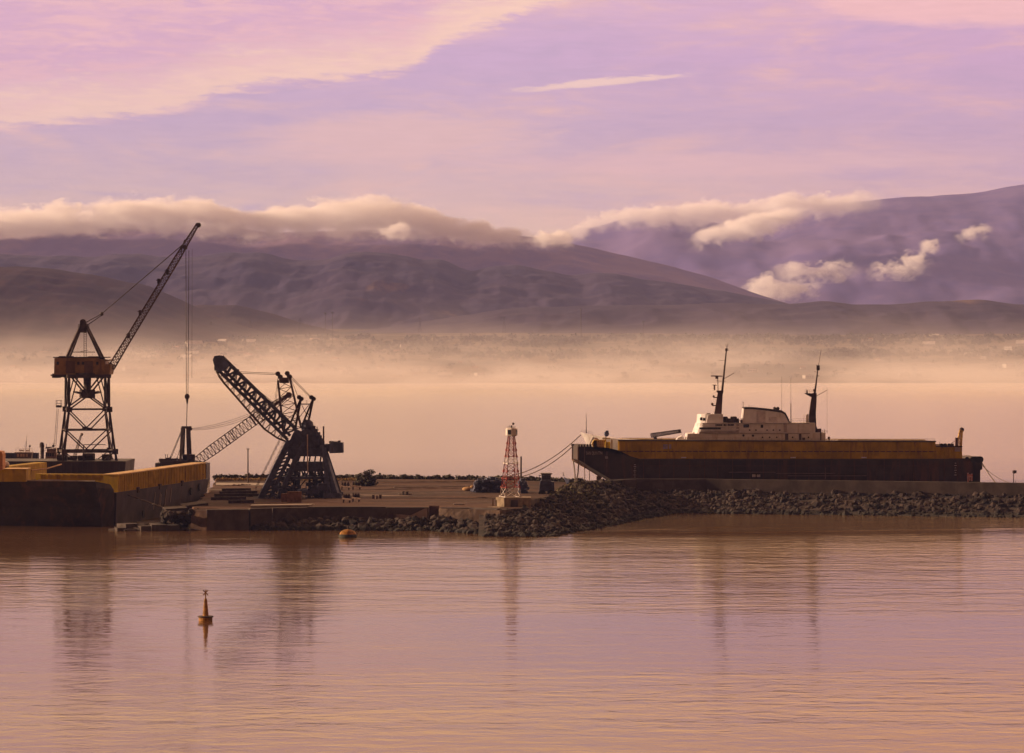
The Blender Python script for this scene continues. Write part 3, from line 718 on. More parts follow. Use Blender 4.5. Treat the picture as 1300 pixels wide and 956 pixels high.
# scrub along the back edge of the yard
def leaf_clumps(name, centres, m, per=26, size=0.35):
    V = []; Fc = []
    for (x, y, z, r) in centres:
        for _ in range(per):
            u = np.random.normal(0, 1, 3); u /= np.linalg.norm(u); q = np.array([x, y, z]) + u * r * np.random.uniform(0.3, 1.0) * np.array([1.2, 1, 0.75])
            a = np.random.normal(0, 1, 3); a /= np.linalg.norm(a); b2 = np.cross(a, u); b2 /= (np.linalg.norm(b2) + 1e-6); sz = size * r * np.random.uniform(0.5, 1.3)
            o = len(V); V += [(q + a * sz).tolist(), (q + b2 * sz).tolist(), (q - a * sz).tolist(), (q - b2 * sz).tolist()]; Fc.append([o, o + 1, o + 2, o + 3])
    me = bpy.data.meshes.new(name); me.from_pydata(V, [], Fc); me.update()
    return link(name, me, m)
M_leaf = mat('scrub_leaves', (0.050, 0.040, 0.018), 0.85, 0, 0.5, 0.3)
M_grass = mat('dry_grass', (0.26, 0.15, 0.04), 0.9, 0, 0.4, 0.2)
cl = []
for k in range(520):
    px = random.uniform(274, 742); p_ = G(px, np.interp(px, [274, 460, 640, 742], [607, 607.4, 609, 612]))
    cl.append((p_.x, p_.y - random.uniform(0, 3), YZ + random.uniform(0.1, 0.9), random.uniform(0.6, 1.5)))
tag(leaf_clumps('scrub_hedge', cl, M_leaf), kind='stuff')
mb = MB(); a = G(270, 610.8); b_ = G(330, 611.5)
cl = [(G(random.uniform(276, 470), random.uniform(608.2, 610.4))) for k in range(700)]
tag(leaf_clumps('dry_grass', [(p_.x, p_.y, YZ + 0.2, random.uniform(0.4, 0.8)) for p_ in cl], M_grass, 12), kind='stuff')
cl = []
for k in range(260):
    px = random.gauss(725, 22); x = (px - CX) / F * 1075; y = random.uniform(1045, 1105)
    if px < 695 or px > 790: continue
    cl.append((x, y, float(mole_z(np.array([x]), np.array([y]))[0]) + 0.4, random.uniform(0.6, 1.4)))
tag(leaf_clumps('bank_scrub', cl, mat('bank_scrub_leaves', (0.075, 0.055, 0.018), 0.85, 0, 0.5, 0.3)), kind='stuff')
# one round bush on the yard
c = G(465.5, 617)
root = empty('round_bush', c, 'dark round bush standing alone on the yard right of the pipe racks', 'bush')
o = leaf_clumps('foliage', [(random.gauss(0, 1.5), random.gauss(0, 1.2), 2.2 + random.gauss(0, 1.0), 1.6) for _ in range(34)], M_leaf, 60, 0.25); o.parent = root
mb = MB()
for k in range(5): mb.tube(c, c + Vector((random.uniform(-1.5, 1.5), random.uniform(-1, 1), 2.5)), 0.16, 0.06)
mb.done('stems', M_wood, root)

# ------------------------------------------------------------------ tower crane on its barge
Yk = 1200.0
def L(px, py, dy=0.0, Y=None): 
    Y = Y or Yk
    v = P(px, py, Y); v.y += dy; return v
# barge
zt = P(100, 584, Yk).z
bx0, bx1 = P(-60, 0, Yk).x, P(165, 0, Yk).x
root = empty('crane_barge', (bx0 / 2 + bx1 / 2, Yk, 0), 'slab sided dark barge carrying the tall lattice tower crane', 'barge')
mb = MB(); zl = zt - 1.4
mb.loft([[Vector((bx0, Yk - 13, -2)), Vector((bx1 - 1.5, Yk - 13, -2)), Vector((bx1 - 1.5, Yk + 16, -2)), Vector((bx0, Yk + 16, -2))],
         [Vector((bx0, Yk - 13, zt)), Vector((bx1, Yk - 13, zt)), Vector((bx1, Yk + 16, zt)), Vector((bx0, Yk + 16, zt))]])
mb.done('hull', M_hull2, root)
mb = MB()
for k in range(34): x = bx0 + 1 + k * 1.95; mb.box((x, Yk - 13.1, zt / 2), (0.18, 0.2, zt - 0.6)) if x < bx1 - 0.5 else None
mb.done('side_stiffener', M_hull2, root)
mb = MB()
for k, (px, w, h) in enumerate(((82, 6, 2.2), (97, 2.5, 1.3), (106, 4, 1.8), (114, 6.5, 2.6), (136, 4, 2.2), (90, 3, 1.2))):
    c = L(px, 584, -6 + k); mb.box(c + UP * h / 2, (w * 0.6, 3, h), 0.2 * k, 0.2); mb.tube(c + Vector((-w * 0.3, -1.5, h * 0.6)), c + Vector((w * 0.3, -1.5, h * 0.6)), h * 0.45)
mb.done('deck_machinery', M_steel, root)

root = empty('tower_crane', L(110, 584), 'tall revolving crane on a dark lattice tower with ochre machine house', 'crane')
cxm = P(110.8, 0, Yk).x; rot = R(13)
def tc(k, z, half):
    x, y = ((-1, -1), (1, -1), (1, 1), (-1, 1))[k]
    return Vector((cxm + (x * math.cos(rot) - y * math.sin(rot)) * half, Yk + (x * math.sin(rot) + y * math.cos(rot)) * half, z))
zs = [P(0, y, Yk).z for y in (584, 572.5, 545.5, 519.5, 501, 477.5)]
hf = [9.9, 9.3, 8.3, 7.4, 7.35, 7.3]
legs = []
for k in range(4):
    mb = MB()
    for i in range(5): mb.bar(tc(k, zs[i], hf[i]), tc(k, zs[i + 1], hf[i + 1]), 0.75)
    for i in (1, 3): c = tc(k, zs[i], hf[i]); mb.box(c, (2.1, 2.1, 1.9), rot)
    mb.done('tower_leg', M_steel, root)
mb = MB()
for k in range(4):
    k2 = (k + 1) % 4
    e = lambda i, f: tc(k, zs[i], hf[i]).lerp(tc(k2, zs[i], hf[i]), f)
    for i, w in ((1, 1.0), (2, 0.5), (3, 0.5)): mb.bar(e(i, 0), e(i, 1), w, w * 0.8)
    # diamonds between the levels
    mb.bar(e(2, 0.5), e(3, 0), 0.42); mb.bar(e(2, 0.5), e(3, 1), 0.42)
    mb.bar(e(1, 0.5), e(2, 0), 0.42); mb.bar(e(1, 0.5), e(2, 1), 0.42)
    mb.bar(e(0, 0.25), e(1, 0), 0.36); mb.bar(e(0, 0.75), e(1, 1), 0.36)
    mb.bar(e(3, 0), e(4, 0.5), 0.5); mb.bar(e(3, 1), e(4, 0.5), 0.5)
    mb.bar(e(4, 0.5), e(5, 0.12), 0.6); mb.bar(e(4, 0.5), e(5, 0.88), 0.6)
    mb.bar(e(3, 0), e(5, 0.22), 0.4); mb.bar(e(3, 1), e(5, 0.78), 0.4)
    mb.box(e(2, 0.5) + UP * 0.4, (2.2, 0.5, 1.2), rot + k * math.pi / 2)
mb.done('tower_bracing', M_steel, root)
mb = MB(); c = Vector((cxm, Yk, zs[4]))
mb.box(c + UP * 0.3, (5.4, 5.4, 3.2), rot, 0.3); mb.tube(c + UP * 1, Vector((cxm, Yk, zs[5] + 0.6)), 1.3, 1.5, 12)
for k in range(4): mb.bar(c, tc(k, zs[4] + 1, 4.6), 0.7)
mb.done('king_post', M_steel, root)
mb = MB()
for k in range(4): mb.bar(tc(k, zs[5], 7.5), tc((k + 1) % 4, zs[5], 7.5), 1.1, 1.3)
for k in (0, 1): mb.bar(tc(k, zs[5], 4.5), tc(k + 2, zs[5], 4.5), 0.8, 1.2)
mb.lathe((cxm, Yk, zs[5]), [(6.4, 0.5), (6.6, 0.7), (6.6, 1.1), (6.2, 1.2)], 28)
mb.done('roller_ring', M_steel, root)
mb = MB()
for px in (89, 112.5, 124.5, 134):
    for dy in (-4.5, 4.5): mb.tube(L(px, 477.0, dy), L(px, 474.5, dy), 1.0 if px in (89, 134) else 0.45, None, 10)
mb.done('roller', M_steel, root)
hs = MB()
hs.pxprism([(68.5, 475.5), (139, 475.5), (140, 470), (140.5, 462.5), (133.5, 462.5), (132, 456.5), (126, 455.5), (123, 453.8), (100, 454.3), (82, 454), (69, 454.5)], Yk - 5.5, Yk + 5.5)
house = hs.done('machine_house', M_house, root)
mb = MB()
mb.box(L(104, 453.6), (20, 11.4, 0.35), 0); mb.box(L(84, 453.2), (5, 4, 0.7)); mb.box(L(119, 453.3), (4, 4, 0.6))
mb.done('roof', M_steel, house)
mb = MB()
for px, w in ((92, 3.4), (115, 3.2)): mb.box(L(px, 466, -5.55), (w, 0.1, 4.5))
mb.done('side_door', mat('dark_door_panel', (0.10, 0.045, 0.02), 0.7), house)
mb = MB()
for px in (76, 102, 108, 126): mb.box(L(px, 461, -5.56), (0.9, 0.1, 1.1))
mb.done('window', M_glass, house)
mb = MB(); mb.box(L(103, 476.3), (21, 11.8, 0.5)); mb.box(L(72, 477.0), (2.2, 9, 1.6)); mb.box(L(78, 476.8), (1.6, 9, 1.2))
mb.done('bed_frame', M_steel, root)
mb = MB()
mb.pxprism([(133, 457.2), (141, 456.2), (141, 457.8), (133, 458.6)], Yk - 5.3, Yk - 1.5)
mb.bar(L(134, 458, -5), L(134, 463, -5), 0.4); mb.bar(L(140.6, 457, -5), L(140.2, 463, -5), 0.3)
mb.done('cab_roof', M_house, root)
# A-frame
ap = L(105.8, 411)
mb = MB()
for dy in (-3.6, 3.6):
    mb.bar(L(86, 454, dy), ap + Vector((-0.6, dy * 0.25, 0)), 0.95, 0.8); mb.bar(L(130.8, 457, dy), ap + Vector((0.8, dy * 0.25, 0)), 0.85, 0.75)
mb.bar(L(92, 447, -2.6), L(122, 447, -2.6), 0.28)
mb.box(ap - UP * 1.6, (2.4, 3, 3.4)); 
for dy in (-0.8, 0.0, 0.8): mb.tube(ap + Vector((-0.1, dy - 0.2, 0.6)), ap + Vector((-0.1, dy + 0.2, 0.6)), 1.1, None, 14)
mb.done('gantry_frame', M_steel, root)
mb = MB()
pf = [L(100, 417.5, -1.6), L(112.5, 417.5, -1.6), L(112.5, 417.5, 1.6), L(100, 417.5, 1.6)]
mb.prism(pf, (0, 0, 0.25)); mb.rail(pf + pf[:1], 1.6, 1.3, 0.10)
mb.done('top_platform', M_steel, root)
mb = MB()
for px in (106.6, 109.6): mb.bar(L(px, 454), L(px, 418), 0.16)
for k in range(16): mb.bar(L(106.6, 454 - k * 2.25), L(109.6, 454 - k * 2.25), 0.10)
mb.bar(L(100, 447), L(112, 444.5), 0.12)
mb.done('ladder', M_steel, root)
# boom
tip = L(251.5, 284); foot = L(141, 467)
boom = MB(); boom.lattice(foot, tip, 2.4, 0.9, 1.0, 0.9, n=44, chord=0.42, brace=0.22, up=Vector((0, 1, 0)), wm=2.05)
boom_o = boom.done('boom', M_boom, root)
mb = MB()
for (px, py) in ((203, 357), (214, 345), (179.5, 397), (165, 426)): c = L(px - 1.5, py); mb.box(c, (1.0, 1.6, 1.9), 0, 0.1); mb.bar(c + Vector((-1.0, 0, 0.4)), c + Vector((1.2, 0, 0.1)), 0.3)
for f in (0.835, 0.99):
    c = foot.lerp(tip, f); mb.tube(c + Vector((0.5, -0.5, 0)), c + Vector((0.5, 0.5, 0)), 0.9, None, 12)
mb.bar(foot.lerp(tip, 0.80), foot.lerp(tip, 0.84) + Vector((0.2, 0, 2.6)), 0.4)
mb.done('sheave_block', M_steel, boom_o)
mb = MB(); eq = L(129, 398.5)
for dy in (-0.9, 0.9):
    mb.path([ap + Vector((0.8, dy, 0.4)), eq + Vector((0, dy * 0.5, 0))], 0.10); mb.path([ap + Vector((1.0, dy, -0.8)), eq + Vector((0, dy * 0.5, -0.6))], 0.10)
    mb.path([eq, foot.lerp(tip, 0.86) + Vector((-0.4, dy * 0.6, 0.4))], 0.15)
mb.ball(eq, 0.75)
mb.done('pendant_line', M_cable, root)
mb = MB(); hk = L(237.6, 503.5)
for px, py in ((236.0, 318), (239.8, 318)): mb.path([L(px, py), hk + Vector((0.3 if px > 237 else -0.3, 0, 0.8))], 0.11, 4)
mb.path([L(244, 316), L(243.6, 480)], 0.05, 4)
mb.done('hoist_line', M_cable, root)
mb = MB(); mb.ball(hk, 0.95, 1, 0.7, 1.15); mb.tube(hk - UP * 0.9, hk - UP * 2.6, 0.5, 0.25); mb.path([hk - UP * 2.4, L(236.8, 541)], 0.14, 4); 
mb.done('hook_block', M_steel, root)
# access ladder and landing on the tower's left
mb = MB()
lp = [L(74, 517, -6), L(80, 517, -6), L(80, 517, -3.5), L(74, 517, -3.5)]
mb.prism(lp, (0, 0, 0.8)); mb.rail(lp + lp[:1], 2.6, 1.5, 0.12)
for dx in (0, 2.2): mb.bar(L(75.0 + dx, 519, -6), L(70.5 + dx, 583, -6), 0.12)
for k in range(22): f = k / 22; mb.bar(L(75 - 4.5 * f, 519 + 64 * f, -6), L(77.2 - 4.5 * f, 519 + 64 * f, -6), 0.09)
mb.done('access_ladder', M_steel, root)
mb = MB(); mb.path([L(111.5, 584, -12), L(111.5, 563.3, -12)], 0.22, 6); mb.path([L(111.5, 563.3, -12), L(139, 563.3, -12)], 0.16, 6)
tag(mb.done('davit_post', M_steel, org=L(111.5, 584, -12)), 'thin right angled davit standing inside the crane tower legs', 'davit')
# a small slim derrick seen through the tower
root = empty('deck_derrick', L(88, 584, 12), 'small pale lattice derrick seen between the crane tower legs', 'derrick')
mb = MB(); mb.lattice(L(89, 581, 12), L(97.5, 553.5, 12), 1.0, 0.5, n=10, chord=0.16, brace=0.1); mb.ball(L(98.3, 552.5, 12), 0.6)
mb.done('jib', mat('pale_jib_paint', (0.28, 0.2, 0.16), 0.7), root)
mb = MB(); mb.box(L(88, 583, 12), (3, 3, 1.8), 0, 0.2); mb.done('winch', M_steel, root)

# ------------------------------------------------------------------ tugs at the left
def tug(Yt, px0, px1, ydeck, ywl_z, lab, kind):
    Lt = lambda a, b_, dy=0: P(a, b_, Yt) + Vector((0, dy, 0))
    root = empty('tug_boat', (P((px0 + px1) / 2, 0, Yt).x, Yt, 0), lab, 'tug', 'work boats beyond the left dock')
    x0, x1 = Lt(px0, 0).x, Lt(px1, 0).x; zd = Lt(0, ydeck).z; Ln = x1 - x0
    mb = MB(); rings = []
    for f, hw, zz in ((0, 2.6, 0.2), (0.08, 3.4, 0), (0.5, 4.0, 0), (0.8, 3.2, 0.7), (0.95, 1.4, 1.4), (1.0, 0.2, 1.8)):
        x = x0 + Ln * f; rings.append([Vector((x, Yt - hw, zd + zz)), Vector((x, Yt + hw, zd + zz)), Vector((x - f * 1.2, Yt + hw * 0.6, -1.5)), Vector((x - f * 1.2, Yt - hw * 0.6, -1.5))])
    mb.loft(rings); mb.done('hull', M_hull, root)
    return root, Lt
Yt1 = 1262
root, Lt = tug(Yt1, 2, 52, 591, 0, 'tug with white topped wheelhouse and thin mast left of the crane tower', 1)
mb = MB(); mb.pxprism([(20, 591), (41, 591), (40, 584), (22, 583)], Yt1 - 2.6, Yt1 + 2.6); mb.pxprism([(21.5, 583.5), (39, 583.5), (40.5, 574.5), (20.8, 574.5)], Yt1 - 2.2, Yt1 + 2.2); wh = mb.done('wheelhouse', mat('drab_house_paint', (0.13, 0.085, 0.075), 0.7), root)
mb = MB()
for px in (24, 28, 31, 35): mb.box(Lt(px, 577.8, -2.25), (0.75, 0.1, 1.1))
mb.done('window', mat('lit_pane', (0.5, 0.32, 0.22), 0.25), wh)
mb = MB(); mb.box(Lt(30.5, 574.2), (6.8, 5, 0.35)); mb.box(Lt(27.5, 571.8), (1.8, 1.2, 0.7)); mb.box(Lt(35, 572), (1.6, 1.2, 0.7)); mb.rail([Lt(21, 574, -2.2), Lt(42, 574, -2.2)], 1.6, 1.5, 0.08); mb.done('wheelhouse_roof', M_white, root)
mb = MB(); mb.tube(Lt(32.5, 574), Lt(34.3, 552), 0.14, 0.05); mb.bar(Lt(33.4, 560), Lt(31, 568), 0.08); mb.tube(Lt(37.8, 574), Lt(37.8, 567.5), 0.1); mb.ball(Lt(37.8, 566.4), 0.42); mb.done('mast', M_steel, root)
root, Lt = tug(1246, 43, 78, 590, 0, 'tug with tall round funnel and cluttered pale deckhouse against the crane tower', 2); Yt2 = 1246
mb = MB(); mb.tube(Lt(53.5, 590), Lt(53.5, 568), 0.75, 0.7, 12); mb.tube(Lt(53.2, 568), Lt(53.2, 564), 0.95, 0.9, 12); mb.ball(Lt(53.0, 564), 0.85); mb.done('funnel', M_steel, root)
mb = MB(); mb.pxprism([(57, 590), (72, 590), (71, 574), (58, 574)], Yt2 - 2.4, Yt2 + 2.4); mb.pxprism([(59.5, 574), (70, 574), (70.5, 569.5), (59.5, 569.5)], Yt2 - 1.6, Yt2 + 1.6); wh = mb.done('wheelhouse', mat('faded_pink_house', (0.24, 0.14, 0.10), 0.7), root)
mb = MB()
for px in (60.5, 63, 65.5, 68.5): mb.box(Lt(px, 577, -2.45), (0.6, 0.1, 1.3))
mb.done('window', M_glass, wh)
mb = MB(); mb.pxprism([(57.5, 569.5), (65, 568.5), (65, 567.2), (58, 567.8)], Yt2 - 1.8, Yt2 + 1.8); mb.tube(Lt(67.5, 569), Lt(67.8, 562), 0.1); mb.tube(Lt(59, 569), Lt(59, 563.5), 0.08); mb.ball(Lt(67.8, 566), 0.5); mb.rail([Lt(57, 574, -2.2), Lt(72, 574, -2.2)], 1.4, 1.2, 0.08); mb.done('roof_gear', M_steel, root)
# white tank and dark containers at far left
mb = MB(); mb.box(P(25, 586, 1290), (15, 4, 7), 0, 0.1)
for k in range(9): mb.box(P(4 + k * 5.2, 586, 1290) + Vector((0, -2.1, 0)), (0.25, 0.25, 6.4))
tag(mb.done('shipping_container', M_bluedk, org=P(25, 597, 1290)), 'dark container block low behind the left tug', 'container')

# ------------------------------------------------------------------ left floating dock (seen from its bow)
u = Vector((0.17, 0.985, 0)).normalized(); nl = Vector((-u.y, u.x, 0))
S0 = Vector((-123.0, 1010.0, 0))
D = lambda t_, w, z: S0 + u * t_ + nl * w + UP * z
WID = 62.0
root = empty('floating_dock', D(40, WID / 2, 0), 'left floating dock with black bow and yellow wing wall running away from us', 'floating dock', 'floating docks')
mb = MB()
mb.loft([[D(2, 1.5, -2), D(105, 1.5, -2), D(105, WID, -2), D(2, WID, -2)], [D(-2, 0, 10.4), D(108, 0, 10.4), D(108, WID, 10.4), D(-2, WID, 10.4)]])
hull = mb.done('pontoon_hull', M_hull2, root)
mb = MB()   # bow: flared, black, higher than the pontoon
mb.loft([[D(-4, 4, -2), D(0, 1.6, -2), D(3, WID, -2), D(-4, WID, -2)], [D(-9, 3, 6), D(-2.5, 0.4, 6), D(3, WID, 6), D(-9, WID, 6)],
         [D(-15, 2.5, 12.6), D(-5, 0.0, 11.4), D(3, WID, 12.6), D(-15, WID, 12.6)], [D(-16, 2.5, 14.45), D(-7, 0.5, 13.2), D(3, WID, 14.45), D(-16, WID, 14.45)]])
bow = mb.done('bow', M_hull, root)
mb = MB()
mb.bar(D(-16.2, 2.6, 14.6), D(-16.2, WID, 14.6), 0.3); mb.box(D(-16.5, 17, 14.7), (7, 0.6, 0.5)); 
mb.done('bow_rail', M_concl, bow)
def wing(mb, t0, t1, w0, th, z0, z1, ribs=True, out=-1):
    mb.loft([[D(t0, w0, z0), D(t1, w0, z0), D(t1, w0 + th, z0), D(t0, w0 + th, z0)], [D(t0, w0, z1), D(t1, w0, z1), D(t1, w0 + th, z1), D(t0, w0 + th, z1)]])
    if ribs:
        k = int((t1 - t0) / 1.9)
        for i in range(k + 1):
            t_ = t0 + (t1 - t0) * i / k
            mb.bar(D(t_, w0 - 0.12, z0 + 0.1), D(t_, w0 - 0.12, z1 - 0.1), 0.28, 0.28, up=u)
mb = MB(); wing(mb, 0, 104, 0.35, 4.5, 10.4, 15.8); wing(mb, 0, 104, WID - 5, 4.5, 10.4, 15.8, False)
ww = mb.done('wing_wall', M_yellow, root)
mb = MB(); mb.loft([[D(-0.3, 0.1, 15.8), D(104.3, 0.1, 15.8), D(104.3, 5, 15.8), D(-0.3, 5, 15.8)], [D(-0.3, 0.1, 16.1), D(104.3, 0.1, 16.1), D(104.3, 5, 16.1), D(-0.3, 5, 16.1)]])
mb.done('wall_cap', M_yelledge, ww)
mb = MB()
mb.loft([[D(0.2, 5, 10.4), D(3, 5, 10.4), D(3, 27, 10.4), D(0.2, 27, 10.4)], [D(0.2, 5, 16.0), D(3, 5, 16.0), D(3, 27, 16.0), D(0.2, 27, 16.0)]])
for k in range(9): mb.bar(D(0.1, 6 + k * 2.4, 14.4), D(0.1, 6 + k * 2.4, 15.9), 0.25)
mb.done('end_bulkhead', M_yellow, root)
mb = MB()
for k, t_ in enumerate((22, 47, 74)): 
    c = D(t_, 0.2, 10.2); mb.box(c, (1.0, 2.2, 1.8), R(-10), 0.2)
mb.done('fender', M_steel, root)
mb = MB()
for t_, a, b_ in ((42, 3.0, 8.6), (48, 4.0, 8.2), (49.5, 3.4, 7.6), (55, 3.2, 9.0), (61, 4.4, 9.2)):
    mb.bar(D(t_, -0.02 + (10.4 - a) * 0.12 , a), D(t_, 0.05 + (10.4 - b_) * 0.12, b_), 0.35, 0.5, up=u)
mb.done('pale_streak', mat('pale_drip_stain', (0.26, 0.20, 0.17), 0.8), hull)
mb = MB()
for t_, w in ((105, 0.8), (106.5, 1.2), (108, 2.5), (101, 0.6)): c = D(t_, w, 10.4); mb.lathe(c, [(0.4, -0.1), (0.32, 1.4), (0.5, 1.5), (0.5, 1.9)], 8)
mb.done('bollard', M_steel, root)
mb = MB()
for t_, z_ in ((85, 7), (96, 8), (28, 2.2)): c = D(t_, 0.3, z_); mb.tube(c - nl * 0.1, c - nl * 0.5, 1.3, 1.3, 14)
mb.done('tyre_fender', M_tyre, root)
mb = MB()
mb.path([D(10, -0.1, 9.2), G(236, 655, 4.0)], 0.22, 6)
tag(mb.done('gangway_rope', M_rope, org=D(10, -0.1, 9.2)), 'heavy taut line slanting from the left dock side down to the shore', 'mooring line')
# container on the dock's bow
c = D(-8, 36, 14.45)
root = empty('yellow_container', P(19, 611, 1000), 'plain yellow container standing on the bow of the left dock', 'container')
mb = MB(); mb.pxprism([(-8, 611.5), (33, 611.5), (33, 596), (5, 595.5), (-8, 600)], 996, 1004); mb.done('body', M_yellow, root)
mb = MB(); mb.pxprism([(4, 595.8), (33.5, 596), (33.5, 595.2), (4, 595.0)], 995.5, 1004.5); mb.done('roof', M_yelledge, root)
root = empty('orange_locker', P(1, 596, 1040), 'orange locker at the left edge behind the yellow container', 'locker')
mb = MB(); mb.pxprism([(-8, 600), (3.2, 600), (3.2, 576), (1.5, 573), (-8, 572)], 1036, 1042); mb.done('body', mat('orange_paint', (0.55, 0.22, 0.05), 0.6), root)
root = empty('white_tank', P(7.5, 596, 1045), 'small white domed tank beside the orange locker', 'tank')
mb = MB(); cc_ = P(7.5, 590, 1045); mb.ball(cc_, 1.15, 1, 1, 0.95); mb.done('dome', M_white, root)
mb = MB(); mb.tube(P(7.5, 600, 1045), cc_, 0.9, 1.0, 12); mb.done('pedestal', M_steel, root)
mb = MB(); mb.path([P(40, 597.0, 1100), P(60, 594.8, 1110), P(78, 589.5, 1130)], 0.25, 6)
tag(mb.done('hose_line', mat('yellow_hose', (0.45, 0.25, 0.1), 0.7), org=P(40, 597, 1100)), 'pale hose running along the barge edge below the tugs', 'hose')

# ------------------------------------------------------------------ shear-leg barge
Ys = 1350.0
Ls = lambda a, b_, dy=0: P(a, b_, Ys) + Vector((0, dy, 0))
root = empty('derrick_barge', (Ls(224, 0).x, Ys, 0), 'low dark barge with twin leg A-frame and long slanting lattice boom', 'barge')
mb = MB(); mb.pxprism([(197, 640), (262, 640), (262, 589), (247, 586.5), (235, 585), (203, 585.5), (203, 588), (197, 588)], Ys - 8, Ys + 8); mb.done('hull', M_hull2, root)
mb = MB()
for px, w, h in ((208, 3, 1.2), (215, 2, 1.6), (222, 2.4, 1.3), (241, 5, 3.0), (237, 2, 2.2), (230, 2, 1.2)): mb.box(Ls(px, 585.5, -4) + UP * h / 2, (w, 3, h), 0, 0.15)
mb.tube(Ls(241, 581, -5), Ls(245, 581, -5), 0.9, None, 12)
for px in (210.2, 212.8): mb.bar(Ls(px, 586), Ls(px, 576.5), 0.22)
mb.done('deck_winch', M_steel, root)
for dy in (-4, 4):
    mb = MB(); mb.bar(Ls(230.8, 586, dy * 1.6), Ls(232.6, 543, dy * 0.3), 0.8, 0.8, w1=1.5, h1=1.0); mb.done('frame_leg', M_steel, root)
    mb = MB(); mb.bar(Ls(240.6, 586, dy * 1.6), Ls(238.8, 543, dy * 0.3), 0.8, 0.8, w1=1.5, h1=1.0); mb.done('frame_leg', M_steel, root)
mb = MB(); mb.bar(Ls(230.5, 542.6), Ls(243, 542.6), 1.0, 1.0); mb.box(Ls(233, 548, -1.4), (0.8, 0.3, 1.6)); mb.box(Ls(239.5, 547, -1.4), (0.8, 0.3, 1.6)); mb.tube(Ls(241.5, 544.5, -1), Ls(241.5, 544.5, 1), 0.8, None, 12); mb.done('frame_head', M_steel, root)
mb = MB()
for a, b_ in (((215, 583), (230.5, 546)), ((216.5, 583), (231.5, 546)), ((224, 584), (232, 560))): mb.path([Ls(*a), Ls(*b_)], 0.13, 4)
mb.tube(Ls(214.5, 586), Ls(216.5, 580), 0.5, 0.3); mb.tube(Ls(223.5, 586), Ls(225, 581), 0.5, 0.3)
mb.done('backstay', M_cable, root)
mb = MB()
for k in range(3): mb.path(sag(Ls(242, 544 + k, 0.3 * k), Ls(357, 505.5 + k, 0.3 * k), 2.2 + 0.5 * k), 0.075, 4)
mb.done('topping_line', M_cable, root)
bt = Ls(366, 501.5); bf = Ls(248, 587)
mb = MB(); mb.lattice(bf, bt, 3.4, 1.1, 1.4, 1.4, n=26, chord=0.30, brace=0.17, up=Vector((0, 1, 0)), wm=4.4)
bo = mb.done('boom', M_boom, root)
mb = MB(); mb.bar(bf.lerp(bt, 0.84), bt, 1.3, 1.2); mb.tube(bt + Vector((0.2, -0.9, 0)), bt + Vector((0.2, 0.9, 0)), 1.25, None, 14)
for f in (0.34, 0.62, 0.4): mb.bar(bf.lerp(bt, f) + Vector((-1.2, 0, 1.9)), bf.lerp(bt, f) + Vector((1.6, 0, -2.0)), 0.4)
mb.done('boom_head', M_boom, bo)

# ------------------------------------------------------------------ boom loader on the yard
Yl = 1068.0
Ll = lambda a, b_, dy=0: P(a, b_, Yl) + Vector((0, dy, 0))
root = empty('boom_loader', Ll(382, 632), 'hulking dark blue grey portal machine with a raised truss boom on the yard', 'crane')
# boom: plated box girder with openings and a light underslung truss
mb = MB(); bd = (Ll(375, 548) - Ll(279, 457)); n_ = 15
uo = [Ll(281.5 + (376 - 281.5) * i / n_, 452.5 + (545 - 452.5) * i / n_) for i in range(n_ + 1)]
lo_ = [Ll(273.5 + (365 - 273.5) * i / n_, 466 + (558 - 466) * i / n_) for i in range(n_ + 1)]
for dy in (-2.6, 2.6):
    dv = Vector((0, dy, 0))
    for i in range(n_):
        mb.bar(uo[i] + dv, uo[i + 1] + dv, 0.5, 0.9); mb.bar(lo_[i] + dv, lo_[i + 1] + dv, 0.45, 0.7)
        mb.bar(uo[i] + dv, lo_[i] + dv, 0.3, 0.5); 
        if i % 2: mb.bar(uo[i] + dv, lo_[i + 1] + dv, 0.3, 0.6)
        else: mb.bar(lo_[i] + dv, uo[i + 1] + dv, 0.3, 0.6)
for i in range(0, n_ + 1): mb.bar(uo[i] - Vector((0, 2.6, 0)), uo[i] + Vector((0, 2.6, 0)), 0.35); mb.bar(lo_[i] - Vector((0, 2.6, 0)), lo_[i] + Vector((0, 2.6, 0)), 0.35)
mid = [uo[i].lerp(lo_[i], 0.62) for i in range(n_ + 1)]
for i in range(n_):
    mb.bar(mid[i] + Vector((0, -2.0, 0)), mid[i + 1] + Vector((0, -2.0, 0)), 0.4, 0.9)
bm_o = mb.done('boom', M_bluedk, root)
mb = MB()
mb.pxprism([(270, 457), (272, 452), (279, 451), (285, 455.5), (291, 463), (286, 470), (278, 472), (273, 468)], Yl - 3.1, Yl + 3.1)
mb.box(Ll(300.5, 472.5), (1.6, 2, 2.0), 0, 0.2); mb.box(Ll(287, 459.5), (1.2, 3, 1.0)); mb.box(Ll(356, 526.5), (1.2, 2, 1.6)); mb.box(Ll(275, 468.5), (1.0, 6, 1.0))
mb.done('boom_head', M_blue, bm_o)
mb = MB()
ch = [Ll(*p_) for p_ in ((275, 471), (279, 479), (285, 487), (300, 504), (318, 525), (336, 545), (352, 556), (366, 562))]
for dy in (-2.2, 2.2):
    dv = Vector((0, dy, 0))
    for i in range(len(ch) - 1):
        a, b_ = ch[i] + dv, ch[i + 1] + dv; mb.bar(a, b_, 0.32)
        k = max(1, int((b_ - a).length / 2.0))
        for j in range(k):
            q = a.lerp(b_, j / k); q2 = a.lerp(b_, (j + 0.5) / k)
            def onlow(v):
                w = (v - lo_[0]).dot((lo_[-1] - lo_[0]).normalized()); return lo_[0] + (lo_[-1] - lo_[0]).normalized() * w + dv
            mb.bar(q, onlow(q), 0.16); mb.bar(q2, onlow(q), 0.16)
mb.done('under_truss', M_boom, bm_o)
mb = MB()   # handrail line over the boom
